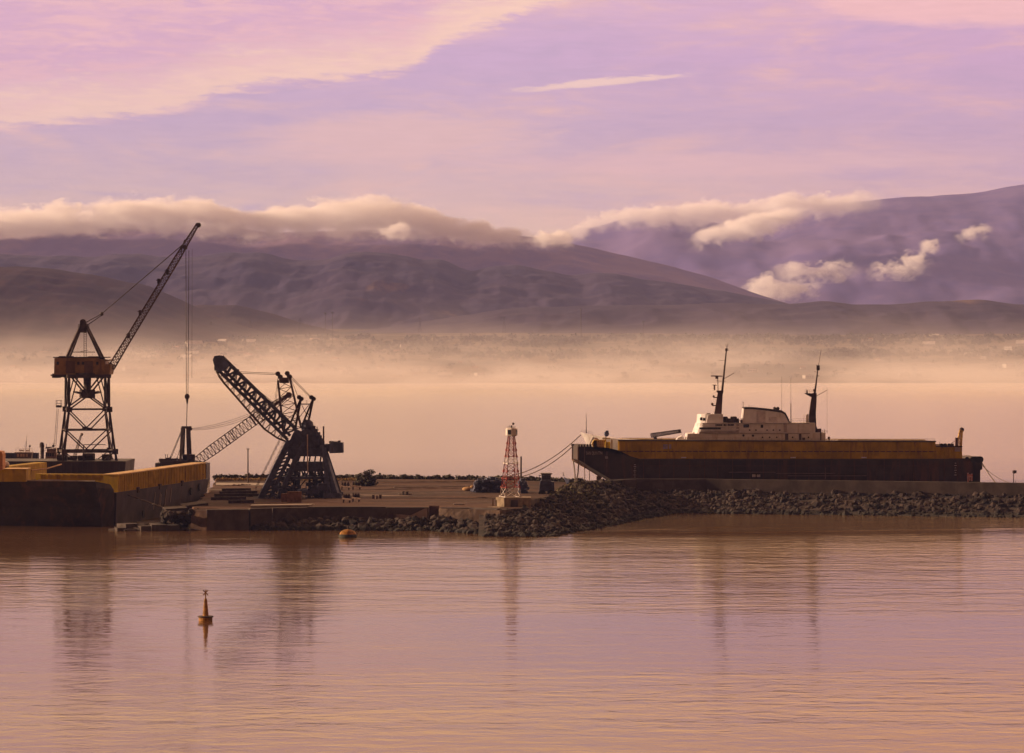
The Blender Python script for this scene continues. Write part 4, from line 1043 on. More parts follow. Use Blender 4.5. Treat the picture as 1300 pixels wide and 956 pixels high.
for k in range(3): mb.path([Ll(306 + 2 * k, 480 + k * 0.5, 1.5 * k - 1.5), Ll(345 + 2 * k, 512 + k * 0.6, 1.5 * k - 1.5)], 0.08, 4)
mb.done('boom_stay', M_cable, bm_o)
# turret
mb = MB()
mb.lathe(Ll(390.5, 552) , [(2.0, 0), (2.0, 3.2), (1.7, 4.3), (0.9, 4.9), (0.2, 5.0)], 14)
mb.pxprism([(366, 564), (371, 552), (375, 545), (381, 548), (386, 545), (397, 546), (400, 555), (404, 560), (408, 573), (404, 579), (368, 577)], Yl - 3.0, Yl + 3.0)
mb.box(Ll(385.5, 541), (1.6, 3, 2.2), 0, 0.2)
for k in range(7): mb.box(Ll(398 + k * 1.9, 543 + k * 4.0, -2), (1.5, 2.5, 1.4), 0.3 * k)
mb.bar(Ll(403.5, 556), Ll(402.5, 541.5), 0.25); mb.bar(Ll(399, 546), Ll(404.5, 546), 0.25); mb.bar(Ll(407, 556), Ll(406.2, 549), 0.2)
mb.done('turret', M_bluedk, root)
# left raking leg: two heavy members, rungs between (stair) 
for dy, nm in ((-5, 0), (5, 1)):
    mb = MB(); d1, d2 = Vector((0, dy, 0)), Vector((0, dy * 0.5, 0))
    a0, a1 = Ll(329, 637) + d1, Ll(367, 560) + d2; b0, b1 = Ll(353, 636) + d1, Ll(386, 560) + d2
    mb.bar(a0, a1, 1.2, 1.6); mb.bar(b0, b1, 1.6, 1.4); c0, c1 = a0.lerp(b0, 0.5), a1.lerp(b1, 0.5); mb.bar(c0, c1, 0.7, 0.9)
    for k in range(17):
        f = k / 16; mb.bar(a0.lerp(a1, f), c0.lerp(c1, f) + UP * 0.9, 0.5); 
        if k % 2: mb.bar(b0.lerp(b1, f), c0.lerp(c1, min(1, f + 0.06)), 0.5)
    mb.box(Ll(338, 635) + d1, (9.5, 2.6, 1.8), 0, 0.2)
    mb.done('raking_leg', M_bluedk, root)
mb = MB()
for k in range(2):
    o_ = Vector((-1.4 + k * 0.2, -4.0 + k * 1.6, 0)); mb.rail([Ll(331, 622) + o_, Ll(366, 552) + o_], 1.3, 1.8, 0.09)
for k in range(44): f = k / 44; mb.box(Ll(333 + 33 * f, 622 - 70 * f, -3.3), (0.9, 1.6, 0.1))
mb.done('stairway', M_boom, root)
for dy in (-5, 5):
    mb = MB(); d1, d2 = Vector((0, dy, 0)), Vector((0, dy * 0.5, 0))
    mb.bar(Ll(429, 628) + d1, Ll(409, 565) + d2, 1.5, 1.6); mb.bar(Ll(418, 628) + d1, Ll(412, 568) + d2, 1.5, 1.5)
    for k in range(7): f = k / 7; mb.bar((Ll(429, 628) + d1).lerp(Ll(409, 565) + d2, f), (Ll(418, 628) + d1).lerp(Ll(412, 568) + d2, min(1, f + 0.12)), 0.45)
    mb.box(Ll(423, 628) + d1, (6.0, 2.4, 1.6), 0, 0.2)
    mb.done('raking_leg', M_blue if dy < 0 else M_bluedk, root)
mb = MB()   # portal levels
for (x0, x1, y, h, th) in ((366, 410, 574, 2.6, 7), (374, 410, 590.5, 2.3, 6), (364, 415, 596, 0.9, 7), (358, 418, 606.5, 0.9, 7)):
    mb.box((Ll(x0, y) + Ll(x1, y)) / 2, (Ll(x1, y).x - Ll(x0, y).x, th, h), 0, 0.1)
for k in range(8):
    x0 = 372 + k * 5; mb.bar(Ll(x0, 597, -3), Ll(x0 + (3 if k % 2 else -2.5), 605, -3), 0.5); mb.bar(Ll(x0, 597, 3), Ll(x0 + (-3 if k % 2 else 2.5), 605, 3), 0.5)
for k in range(6): mb.bar(Ll(372 + k * 7, 579, 3), Ll(370 + k * 7, 592, 3), 0.5)
mb.rail([Ll(366, 601, -4), Ll(372, 597, -4)], 1, 1, 0.1)
mb.done('portal_frame', M_bluedk, root)
for x0, w in ((363, 2.6), (374, 1.2), (396, 1.0), (408, 2.2)):
    mb = MB()
    mb.lattice(Ll(x0, 632, 1), Ll(x0 + (391 - x0) * 0.25, 596, 1), w + 1.2, w, n=5, chord=0.5, brace=0.3)
    mb.done('inner_post', M_bluedk, root)
mb = MB()
for k in range(46):
    px = random.uniform(345, 426); py = random.uniform(614, 631); mb.box(Ll(px, py, random.uniform(-6, 6)), (random.uniform(0.6, 3.5), random.uniform(0.5, 3), random.uniform(0.4, 2.4)), random.uniform(-0.2, 0.2), 0.05)
for k in range(18):
    a = Ll(random.uniform(345, 420), random.uniform(608, 632), random.uniform(-6, 4)); mb.bar(a, a + Vector((random.uniform(-6, 6), 0, random.uniform(-2, 2))), 0.35)
for k in range(10): a = Ll(350 + 8 * k, 633, -6); mb.bar(a, a + UP * random.uniform(1.5, 5), 0.3)
mb.done('base_machinery', M_bluedk, root)
mb = MB(); mb.pxprism([(418.5, 562), (435, 562), (435.5, 575), (418, 575.5)], Yl - 4, Yl + 2); cb = mb.done('counterweight_cabin', M_blue, root)
mb = MB(); mb.box(Ll(426.5, 561.5, -1), (2.8, 3, 0.6)); mb.box(Ll(421, 561.2, -1), (1.4, 2, 0.7)); mb.box(Ll(431, 561, -1), (0.8, 2, 1.0)); mb.done('roof_unit', M_steel, cb)
mb = MB(); mb.pxprism([(402, 565), (420, 563.5), (420, 573), (404, 576)], Yl - 3, Yl + 2); mb.done('machinery_deck', M_bluedk, root)
mb = MB(); mb.bar(Ll(411.3, 565, -2), Ll(411.2, 541, -2), 0.5, 0.5); mb.done('vent_pipe', M_boom, root)
mb = MB(); mb.bar(Ll(392, 600, -5.5), Ll(391.6, 551, -5.5), 0.35, 0.3); mb.done('light_pole', mat('pale_pole_paint', (0.45, 0.33, 0.26), 0.7), root)
# stay masts
mb = MB()
mb.lattice(Ll(371, 545), Ll(360.5, 482), 6.0, 4.0, 4.5, 3.2, n=6, chord=0.42, brace=0.2, up=Vector((0, 1, 0)))
mb.bar(Ll(355, 481, -2), Ll(367, 481, -2), 0.9); mb.box(Ll(361, 484), (3, 3, 1.2))
mo = mb.done('stay_mast', M_boom, root)
mb = MB()
for px, py in ((352.8, 474.5), (356, 478.5), (364.7, 474.0), (367.8, 478.2)):
    mb.tube(Ll(px, py, -1.0), Ll(px, py, 1.0), 0.78, None, 12)
mb.bar(Ll(353, 475), Ll(357, 481), 0.9); mb.bar(Ll(365, 475), Ll(367, 481), 0.9)
mb.done('sheave', M_steel, mo)
for (tx, ty, fx1, fx2) in ((381.5, 507, 368, 375), (397, 507, 384, 390)):
    mb = MB(); mb.bar(Ll(tx, ty), Ll(fx1, 539), 0.8, 0.6); mb.bar(Ll(tx + 0.5, ty), Ll(fx2, 543), 0.7, 0.6)
    mb.tube(Ll(tx - 1.6, ty - 2.6, -0.8), Ll(tx - 1.6, ty - 2.6, 0.8), 0.75, None, 12); mb.tube(Ll(tx + 1.2, ty - 0.6, -0.8), Ll(tx + 1.2, ty - 0.6, 0.8), 0.75, None, 12)
    for k in range(3): f = 0.25 + 0.25 * k; mb.bar(Ll(tx, ty).lerp(Ll(fx1, 539), f), Ll(tx + 0.5, ty).lerp(Ll(fx2, 543), f + 0.12), 0.25)
    mb.done('rear_mast', M_steel, root)
mb = MB(); mb.bar(Ll(382, 513), Ll(393.5, 513), 0.35); mb.bar(Ll(383, 514), Ll(391, 530), 0.2); mb.bar(Ll(392, 514), Ll(380, 530), 0.2); mb.bar(Ll(389.5, 513), Ll(389.5, 508), 0.12); mb.done('mast_tie', M_steel, root)
mb = MB()
for k in range(2):
    mb.path([Ll(352, 474 + k * 1.6), Ll(300, 471.8 + k * 1.9)], 0.085, 4); mb.path([Ll(366, 474 + 3 * k, k), Ll(395 - 2 * k, 504, k)], 0.085, 4)
    mb.path([Ll(353, 478, k), Ll(348 + 2 * k, 516, k)], 0.06, 4)
mb.path([Ll(369, 480), Ll(379, 505)], 0.08, 4)
mb.done('pendant_line', M_cable, root)
# timber crates at the foot of the machine
for k, (px, py, w, h, lab) in enumerate(((374, 634, 4.6, 3.6, 'brown slatted crate at the foot of the boom loader, larger of the two'), (363, 632.5, 3.0, 2.6, 'small brown slatted crate left of the larger crate under the loader'))):
    mb = MB(); c = G(px, py + 4); 
    mb.box(c + UP * h / 2, (w - 0.3, 2.4, h - 0.2))
    for j in range(6): mb.box(c + UP * (0.3 + j * (h - 0.5) / 5) + Vector((0, -1.3, 0)), (w, 0.15, 0.32))
    for j in (-1, 0, 1): mb.box(c + UP * h / 2 + Vector((j * (w / 2 - 0.2), -1.42, 0)), (0.3, 0.15, h))
    tag(mb.done('slatted_crate', M_wood, org=c), lab, 'crate')

# ------------------------------------------------------------------ light tower
Yw_ = 1012.0
Lw = lambda a, b_, dy=0: P(a, b_, Yw_) + Vector((0, dy, 0))
zb_ = Lw(0, 630.5).z; ztp = Lw(0, 553).z; cxx = Lw(649.3, 0).x; rt = R(20)
def wc(k, f):
    hf_ = 2.5 * (1 - f) + 0.80 * f; x, y = ((-1, -1), (1, -1), (1, 1), (-1, 1))[k]
    return Vector((cxx - 0.35 * (1 - f) + (x * math.cos(rt) - y * math.sin(rt)) * hf_, Yw_ + (x * math.sin(rt) + y * math.cos(rt)) * hf_, zb_ + (ztp - zb_) * f))
root = empty('light_tower', Vector((cxx, Yw_, zb_)), 'red and white tapering lattice light tower on a concrete block', 'light tower')
lv = [0, 0.155, 0.30, 0.42, 0.545, 0.66, 0.765, 0.875, 1.0]
for i in range(8):
    mb = MB()
    for k in range(4):
        k2 = (k + 1) % 4
        mb.bar(wc(k, lv[i]), wc(k, lv[i + 1]), 0.26); mb.bar(wc(k, lv[i]), wc(k2, lv[i]), 0.15)
        mb.bar(wc(k, lv[i]), wc(k2, lv[i + 1]), 0.13); mb.bar(wc(k2, lv[i]), wc(k, lv[i + 1]), 0.13)
        mb.box(wc(k, lv[i]), (0.5, 0.5, 0.6), rt)
    s_o = mb.done('tower_section', M_twhite if i in (0, 4) else M_red, root)
mb = MB(); 
mb.lathe((cxx, Yw_, ztp), [(1.55, -0.15), (1.85, 0.15), (1.85, 2.1), (1.75, 2.2), (0.9, 2.5)], 8); dr = mb.done('gallery_drum', M_twhite, root)
mb = MB()
for k in range(8): 
    a = (k + 0.5) * math.pi / 4 
    if k % 2: mb.box((cxx + math.cos(a) * 1.73, Yw_ + math.sin(a) * 1.73, ztp + 1.1), (0.12, 1.15, 1.5), a)
mb.done('dark_panel', M_glass, dr)
mb = MB(); mb.tube((cxx, Yw_, ztp + 2.3), (cxx, Yw_, ztp + 3.2), 0.25, 0.22); mb.ball((cxx + 0.55, Yw_, ztp + 3.7), 0.4); mb.bar((cxx - 0.7, Yw_, ztp + 2.3), (cxx - 0.7, Yw_, ztp + 3.3), 0.1)
mb.rail([Vector((cxx + math.cos(a) * 1.2, Yw_ + math.sin(a) * 1.2, ztp + 2.25)) for a in (0, 1.57, 3.14, 4.71, 6.28)], 0.7, 1.2, 0.06)
mb.done('lantern', M_steel, root)
mb = MB(); mb.box(wc(0, 0.1).lerp(wc(1, 0.1), 0.72) + Vector((0, -0.3, -0.1)), (0.9, 0.3, 1.6)); mb.done('white_board', M_white, root)
# its block
root = empty('concrete_block', Lw(650, 641), 'stepped concrete block under the light tower with its left face in sun', 'concrete block')
mb = MB(); z1_ = zb_; z0_ = YZ - 0.6
a = Lw(629.5, 630.5, -4); 
mb.loft([[Vector((a.x, Yw_ - 3.0, z0_)), Vector((a.x + 2.6, Yw_ - 6.0, z0_)), Vector((a.x + 11, Yw_ - 5, z0_)), Vector((a.x + 11, Yw_ + 4, z0_)), Vector((a.x + 1, Yw_ + 4, z0_))],
         [Vector((a.x, Yw_ - 3.0, z1_ - 0.1)), Vector((a.x + 2.6, Yw_ - 6.0, z1_ - 0.1)), Vector((a.x + 11, Yw_ - 5, z1_ - 0.1)), Vector((a.x + 11, Yw_ + 4, z1_ - 0.1)), Vector((a.x + 1, Yw_ + 4, z1_ - 0.1))]])
mb.done('plinth', M_conct, root)
mb = MB(); mb.box((a.x + 1.4, Yw_ - 4.6, z0_ + 0.2), (5.2, 6.5, 1.0), R(-40), 0.1); mb.box((a.x - 0.9, Yw_ - 3, z0_ + 1.3), (0.5, 0.5, 3.2)); mb.done('footing', M_conct, root)
# low retaining wall running right from the block
mb = MB(); a = Lw(640.5, 632.5, -6.4).copy(); pts = [Vector((a.x + 2, a.y, 8.2)), Vector((Lw(672, 0).x, 1008, 8.0)), Vector((Lw(700, 0).x + 0.5, 1045, 7.9)), Vector((Lw(722, 0).x, 1084, 9.0)), Vector((Lw(742, 0).x + 2, 1108, 9.9))]
for p_, q in zip(pts[:-1], pts[1:]): mb.prism([p_, q, q - UP * 3.4, p_ - UP * 3.4], (0.3, 0.9, 0))
tag(mb.done('retaining_wall', M_conc, org=pts[0]), 'low concrete retaining wall climbing from the light tower to the mole', 'wall')

# ------------------------------------------------------------------ things on the yard
mb = MB(); c = G(314.8, 614); mb.tube(c, P(314.8, 570.5, c.y), 0.28, 0.2, 8); mb.box(P(314.8, 570, c.y), (1.0, 0.5, 0.3))
tag(mb.done('lamp_post', M_steel, org=c), 'plain thin post standing at the back left of the yard', 'lamp post')
mb = MB(); c = G(661.5, 620); mb.tube(c, P(661.5, 579.5, c.y), 0.34, 0.28, 8); mb.tube(c, c + UP * 1.2, 0.5, 0.5)
tag(mb.done('lamp_post', M_steel, org=c), 'plain dark post close to the right of the light tower', 'lamp post')
def pile(pts, n, zmax, name, lab, cat, m, sz=(1.0, 3.0)):
    a = G(*pts[0]); b_ = G(*pts[1]); mb = MB()
    for k in range(n):
        f = random.random(); z = YZ + random.random() * zmax * (1 - abs(2 * f - 1) ** 6); s_ = random.uniform(*sz)
        mb.box(a.lerp(b_, f) + Vector((0, random.uniform(-3, 3), z - YZ)), (s_ * 1.6, s_ * 1.2, s_ * 0.7), random.uniform(0, 3), 0.15)
    mb.box((a + b_) / 2 + UP * zmax * 0.42, ((b_ - a).length * 0.93, 5, zmax * 0.84), 0, 0.4)
    tag(mb.done(name, m, org=(a + b_) / 2), lab, cat)
pile([(601, 625), (643, 625)], 150, 4.9, 'scrap_pile', 'long dark scrap pile behind and left of the light tower', 'scrap pile', M_bluedk, (0.5, 1.4))
pile([(657, 626), (669, 626)], 50, 5.0, 'scrap_pile', 'short dark scrap pile just right of the light tower', 'scrap pile', M_bluedk, (0.5, 1.2))
mb = MB(); c = G(594, 623); mb.ball(c + UP * 0.6, 1.6, 1.3, 1, 0.5); mb.ball(c + Vector((1.6, 0, 1.1)), 1.0, 1, 1, 0.8)
tag(mb.done('sand_heap', mat('ochre_sand', (0.35, 0.2, 0.09), 0.95), org=c, smooth=True), 'small ochre heap at the left end of the long scrap pile', 'heap')
# grey machine with a cab
Ym = 1100.0; Lm = lambda a, b_, dy=0: P(a, b_, Ym) + Vector((0, dy, 0))
root = empty('box_machine', Lm(695, 627), 'blue grey box cab machine parked between scrap pile and beached boat', 'machine')
mb = MB(); mb.pxprism([(687.3, 611), (699.6, 611), (699.4, 601.6), (687.6, 601.8)], Ym - 3, Ym + 3); cb = mb.done('cab', mat('blue_grey_cab', (0.11, 0.115, 0.135), 0.6, 0, 0.3, 0.5), root)
mb = MB(); mb.box(Lm(691, 606, -3.05), (1.4, 0.1, 1.2)); mb.box(Lm(696, 606, -3.05), (1.2, 0.1, 1.2)); mb.done('window', M_glass, cb)
mb = MB(); mb.box(Lm(693.5, 601.3), (3.9, 6.6, 0.3)); mb.done('roof', M_steel, cb)
mb = MB(); mb.pxprism([(684.5, 624), (704, 624), (703.5, 612), (686, 610.5)], Ym - 3.6, Ym + 3.6); mb.done('chassis', M_bluedk, root)
for px in (688, 699):
    mb = MB(); mb.tube(Lm(px, 625.5, -4.2), Lm(px, 625.5, -3.4), 1.2, None, 14); mb.done('wheel', M_tyre, root)
mb = MB(); mb.bar(Lm(685, 611), Lm(685, 603), 0.2); mb.bar(Lm(684, 603.5), Lm(687.5, 603.5), 0.2); mb.bar(Lm(687, 611), Lm(684, 606), 0.15); mb.done('side_ladder', M_steel, root)
# beached boat
Yb = 1120.0; Lb = lambda a, b_, dy=0: P(a, b_, Yb) + Vector((0, dy, 0))
root = empty('beached_boat', Lb(724, 620), 'small dark open boat with raised bow lying on the bank', 'boat')
mb = MB(); rings = []
for f, hw, zz in ((0, 0.1, 1.9), (0.08, 0.9, 1.35), (0.35, 1.8, 0.7), (0.7, 1.9, 0.3), (1.0, 1.5, 0.3)):
    x = Lb(715, 0).x + (Lb(736, 0).x - Lb(715, 0).x) * f; zz += Lb(0, 611).z
    rings.append([Vector((x, Yb - hw, zz)), Vector((x, Yb + hw, zz)), Vector((x + 0.8 * (1 - f), Yb + hw * 0.5, zz - 2.2)), Vector((x + 0.8 * (1 - f), Yb - hw * 0.5, zz - 2.2))])
mb.loft(rings); mb.done('hull', M_bluedk, root)
mb = MB(); mb.bar(rings[0][0], rings[0][0] + UP * 1.3, 0.2); mb.bar(rings[0][0] + UP * 0.5, rings[1][0] + UP * 0.5, 0.14); mb.done('stem_post', M_steel, root)
# pipe racks
def rack(px, py, lab, w=3.0):
    c = G(px, py); root = empty('pipe_rack', c, lab, 'rack', 'low racks right of the loader')
    mb = MB()
    for sx in (-1, 1):
        for sy in (-1, 1): mb.bar(c + Vector((sx * w * 0.4, sy * 2.0, 0)), c + Vector((sx * w * 0.4, sy * 2.0, 1.0)), 0.25)
    mb.done('frame', M_steel, root)
    mb = MB()
    for k in range(4): mb.bar(c + Vector((-w * 0.55, -2 + k * 1.1, 1.35)), c + Vector((w * 0.55, -2.4 + k * 1.1, 0.95)), 0.3)
    mb.done('pipe', mat('pale_pipes', (0.5, 0.36, 0.28), 0.6), root)
    mb = MB()
    for k in range(3): mb.tube(c + Vector((-w * 0.4 + k * w * 0.35, 2.2, 1.6)), c + Vector((-w * 0.4 + k * w * 0.35, 1.2, 2.6)), 0.5, 0.3)
    mb.done('drum', M_steel, root)
rack(438.5, 622, 'low rack of pale pipes nearest the loader, rear left one of four'); rack(452.5, 621.5, 'low rack of pale pipes beside the round bush, rear right one of four')
rack(440, 638, 'low rack of pale pipes near the quay edge, front left one of four', 2.4); rack(452, 637, 'low rack of pale pipes near the quay edge, front right one of four', 2.4)
for px, py, w, lab in ((515, 628.0, 4.5, 'lone pale kerb stone lying mid yard right of the bush'), (583, 641, 3.5, 'pale kerb stone near the quay edge before the slip gap'), (520, 626, 0, '')):
    if w: mb = MB(); c = G(px, py); mb.box(c + UP * 0.25, (w, 0.7, 0.5), R(-4), 0.08); tag(mb.done('kerb_stone', M_concl, org=c), lab, 'kerb stone')
for px, lab in ((511.5, 'left one of two small dark bollards on the open yard'), (517, 'right one of two small dark bollards on the open yard')):
    mb = MB(); c = G(px, 628.2); mb.tube(c, c + UP * 0.9, 0.4, 0.35, 10); mb.tube(c + UP * 0.9, c + UP * 1.2, 0.6, 0.55, 10); tag(mb.done('bollard', M_steel, org=c), lab, 'bollard', 'bollards on the yard')
mb = MB(); pts = [G(500, 619.3), G(540, 619.0), G(570, 618.4), G(598, 618.2)]
for a, b_ in zip(pts[:-1], pts[1:]): mb.bar(a + UP * 0.15, b_ + UP * 0.15, 0.6, 0.35)
tag(mb.done('kerb_line', M_concl, org=pts[0]), 'long thin pale kerb line across the rear of the open yard', 'kerb')
for k, (x0, y0, x1, y1, lab) in enumerate(((282, 622, 318, 621.4, 'rearmost long dark beam lying on the yard left of the boom loader'), (279, 625.5, 326, 624.8, 'second dark beam from the rear left of the boom loader'), (272, 629, 330, 628.5, 'longest dark beam lying left of the boom loader foot'), (268, 633, 312, 632.4, 'dark beam lying close to the dock side left of the loader'), (290, 637, 322, 636.6, 'short front beam lying on the yard left of the loader'))):
    a = G(x0, y0, YZ + 0.5); b_ = G(x1, y1, YZ + 0.5); mb = MB(); mb.bar(a, b_, 1.1, 1.0)
    for j in (0.15, 0.5, 0.85): c = a.lerp(b_, j); mb.box(c - UP * 0.35 + Vector((0, -0.5, 0)), (0.5, 1.8, 0.4))
    tag(mb.done('steel_beam', M_conc if k == 2 else M_steel, org=a), lab, 'beam', 'long beams on the yard')
for k, (px, py, lab) in enumerate(((474, 633, 'left one of three rusty drums by the quay edge'), (478, 633.6, 'middle one of three rusty drums by the quay edge'), (483, 632.8, 'right one of three rusty drums by the quay edge'))):
    mb = MB(); c = G(px, py); mb.lathe(c, [(0.42, 0), (0.45, 0.05), (0.42, 0.1), (0.42, 0.55), (0.45, 0.6), (0.42, 0.65), (0.42, 1.15), (0.45, 1.2), (0.1, 1.2)], 12)
    tag(mb.done('oil_drum', M_boom, org=c), lab, 'drum', 'rusty drums by the quay edge')
mb = MB(); c = G(625, 634); mb.box(c + UP * 0.9, (4.2, 2.0, 1.0), 0, 0.15); mb.pxprism([(620.5, 630.5), (624, 630.5), (624, 627.5), (621, 627.8)], c.y - 0.9, c.y + 0.9)
for dx in (-1.3, 1.3): mb.tube(c + Vector((dx, -1.1, 0.45)), c + Vector((dx, 1.1, 0.45)), 0.45, None, 12)
mb.bm.free()
mb = MB(); mb.prism([G(274, 613.5), G(345, 614), G(345, 617), G(274, 616.5)], (0, 0, 0.25))
tag(mb.done('concrete_apron', M_concl, org=G(274, 613.5)), kind='structure')

# ------------------------------------------------------------------ buoys
c = Vector(((261 - CX) / F * ground_Y(788), ground_Y(788), 0)); root = empty('channel_buoy', c, 'rusty yellow channel buoy with tapering tower and X topmark', 'buoy')
mb = MB(); mb.lathe(c, [(1.25, -0.7), (1.4, -0.3), (1.42, 0.75), (1.3, 0.95), (0.6, 1.0)], 20); mb.done('float', M_buoy, root)
mb = MB(); mb.lathe(c, [(1.6, 0.72), (1.62, 0.95), (1.4, 1.0)], 20); mb.done('float_rim', M_steel, root)
mb = MB(); mb.lathe(c, [(0.62, 1.0), (0.32, 4.3), (0.24, 4.5)], 12)
for k in range(4): mb.bar(c + UP * (1.4 + k * 0.8) + Vector((-0.6 + k * 0.08, 0, 0)), c + UP * (1.4 + k * 0.8) + Vector((0.6 - k * 0.08, 0, 0)), 0.1)
mb.done('tower', M_buoy, root)
mb = MB(); mb.tube(c + UP * 4.5, c + UP * 5.4, 0.13, 0.1); 
for a in (-1, 1): mb.bar(c + UP * 5.2 + Vector((-0.5 * a, 0, 0)), c + UP * 6.2 + Vector((0.5 * a, 0, 0)), 0.2)
mb.bar(c + UP * 5.2 + Vector((0, -0.5, 0)), c + UP * 6.2 + Vector((0, 0.5, 0)), 0.2); mb.done('topmark', M_buoy, root)
c = Vector(((441.5 - CX) / F * ground_Y(682), ground_Y(682), 0)); root = empty('mooring_buoy', c, 'big round yellow mooring buoy floating off the quay', 'buoy')
mb = MB(); mb.ball(c + UP * 0.5, 2.6, 1, 1, 0.72); mb.done('float', M_buoy, root, smooth=True)
mb = MB(); mb.lathe(c, [(2.5, -0.4), (2.68, 0.1), (2.68, 0.75), (2.5, 0.9)], 20); mb.done('rubbing_band', M_weed, root)
mb = MB(); mb.tube(c + UP * 2.3, c + UP * 2.8, 0.22, 0.15); mb.ball(c + UP * 3.0, 0.3); mb.done('mooring_eye', M_steel, root)
# small foam where the swell meets the point
M_foam = mat('sea_foam', (0.75, 0.66, 0.62), 0.8)

# ------------------------------------------------------------------ right floating dock
Yd = 1137.0; Ld = lambda a, b_, dy=0: P(a, b_, Yd) + Vector((0, dy, 0))
X = lambda px: Ld(px, 0).x; Z = lambda py: Ld(0, py).z
root = empty('floating_dock', (X(990), Yd + 15, 0), 'right floating dock with raked black bow and long yellow wing wall holding a white ship', 'floating dock', 'floating docks')
BW = 33.0
def plan(x0, cut, z, x1=1247.0, w=BW, cy=9.0):
    return [Vector((X(x0), Yd + cy, z)), Vector((X(x0 + cut), Yd, z)), Vector((X(x1), Yd, z)), Vector((X(x1), Yd + w, z)), Vector((X(x0 + cut), Yd + w, z)), Vector((X(x0), Yd + w - cy, z))]
zt_ = Z(583.5)
mb = MB(); mb.loft([plan(800, 8, -3, 1238), plan(790, 8, Z(622), 1238), plan(764, 8, Z(606.5), 1238), plan(744, 7.5, Z(594), 1238), plan(727.5, 7, Z(583.5), 1238)])
hull = mb.done('pontoon_hull', M_hull, root)
mb = MB()   # bow bulwark
def bowring(py0, py1): 
    return [Vector((X(727.5), Yd + 9, Z(py0))), Vector((X(734.5), Yd, Z(py0))), Vector((X(790), Yd, Z(py1 if py1 else py0))), Vector((X(812), Yd, Z(583.4))), Vector((X(812), Yd + BW, Z(583.4))), Vector((X(790), Yd + BW, Z(py1 if py1 else py0))), Vector((X(734.5), Yd + BW, Z(py0))), Vector((X(727.5), Yd + BW - 9, Z(py0)))]
top = [Vector((X(727.5), Yd + 9, Z(566.5))), Vector((X(734.5), Yd, Z(566.8))), Vector((X(772), Yd, Z(568.5))), Vector((X(786), Yd, Z(572))), Vector((X(800), Yd, Z(579))), Vector((X(813), Yd, Z(582.8))), Vector((X(813), Yd + BW, Z(582.8))), Vector((X(772), Yd + BW, Z(568.5))), Vector((X(734.5), Yd + BW, Z(566.8))), Vector((X(727.5), Yd + BW - 9, Z(566.5)))]
bot = [Vector((v.x, v.y, zt_)) for v in top]
mb.loft([bot, top]); bow = mb.done('bow', M_hull, root)
mb = MB()
for px in (735, 738.6, 742, 746, 750): mb.tube(Ld(px, 568, 0.5 + (px - 735) * 0.05), Ld(px, 564.3, 0.5), 0.3, 0.34, 8)
mb.tube(Vector((X(727.6), Yd + 9, Z(567))), Vector((X(727.6), Yd + 9, Z(564.5))), 0.5, 0.55, 8)
mb.done('bollard', M_steel, bow)
mb = MB(); mb.bar(Vector((X(727.4), Yd + 8.8, Z(566.5))), Vector((X(727.4), Yd + 8.8, Z(586))), 0.5, 0.5); mb.bar(Vector((X(734), Yd - 0.2, Z(567))), Vector((X(734), Yd - 0.2, Z(586))), 0.4, 0.4)
mb.bar(Vector((X(728), Yd + 8, Z(585))), Vector((X(744), Yd - 0.2, Z(594))), 0.5, 0.5); mb.bar(Ld(744, 594, -0.2), Ld(764, 606.5, -0.2), 0.4, 0.4)
mb.done('rubbing_strake', M_wood, bow)
txt = bpy.data.curves.new('name_lettering', 'FONT'); txt.body = 'SAN QUINTIN'; txt.size = 1.65; txt.extrude = 0.03; txt.space_character = 1.05
to = bpy.data.objects.new('tmp_text', txt); COL.objects.link(to); bpy.context.view_layer.update()
dg = bpy.context.evaluated_depsgraph_get(); me = bpy.data.meshes.new_from_object(to.evaluated_get(dg)); bpy.data.objects.remove(to)
xs_ = [v.co.x for v in me.vertices]; wdt = max(xs_) - min(xs_); target_w = X(764.5) - X(744)
me.transform(Matrix.Translation((X(744), Yd - 0.06, Z(577.3))) @ Matrix.Rotation(R(90), 4, 'X') @ Matrix.Diagonal((target_w / wdt, 1, 1, 1)))
me.transform(Matrix.Translation(-root.location)); lo2 = bpy.data.objects.new('name_lettering', me); COL.objects.link(lo2); lo2.parent = root; me.materials.append(M_letter)
def yrib(mb, x0, x1, y0, y1, yy, step=2.1, w=0.22):
    k = int((X(x1) - X(x0)) / step)
    for i in range(k + 1): x = X(x0) + (X(x1) - X(x0)) * i / k; mb.box((x, yy - 0.19, (Z(y0) + Z(y1)) / 2), (w + 0.12, 0.38, abs(Z(y0) - Z(y1)) - 0.1))
mb = MB(); 
for yy in (Yd + 0.6, Yd + BW - 5):
    zz0 = Z(583.4)
    mb.prism([Vector((X(785), yy, zz0)), Vector((X(1188), yy, zz0)), Vector((X(1188), yy, Z(561))), Vector((X(785), yy, Z(559.5)))], (0, 4.2, 0))
    mb.prism([Vector((X(1188), yy + 0.01, zz0)), Vector((X(1222), yy + 0.01, zz0)), Vector((X(1221.5), yy + 0.01, Z(567.5))), Vector((X(1188), yy + 0.01, Z(566.8)))], (0, 4.1, 0))
yrib(mb, 787, 1186, 583, 562, Yd + 0.6); yrib(mb, 1190, 1220, 583, 568, Yd + 0.6)
ww = mb.done('wing_wall', M_yellow, root)
mb = MB(); mb.bar(Ld(785, 559.2, 2.6), Ld(1188.5, 560.6, 2.6), 4.6, 0.45); mb.bar(Ld(1188.5, 566.6, 2.6), Ld(1222, 567.2, 2.6), 4.6, 0.4); mb.bar(Ld(785, 573.0, 0.45), Ld(1188, 573.4, 0.45), 0.2, 0.28); mb.bar(Ld(812, 583.3, 0.1), Ld(1222, 583.3, 0.1), 0.8, 0.5)
mb.done('wall_capping', mat('dark_cap_rail', (0.06, 0.035, 0.02), 0.7), ww)
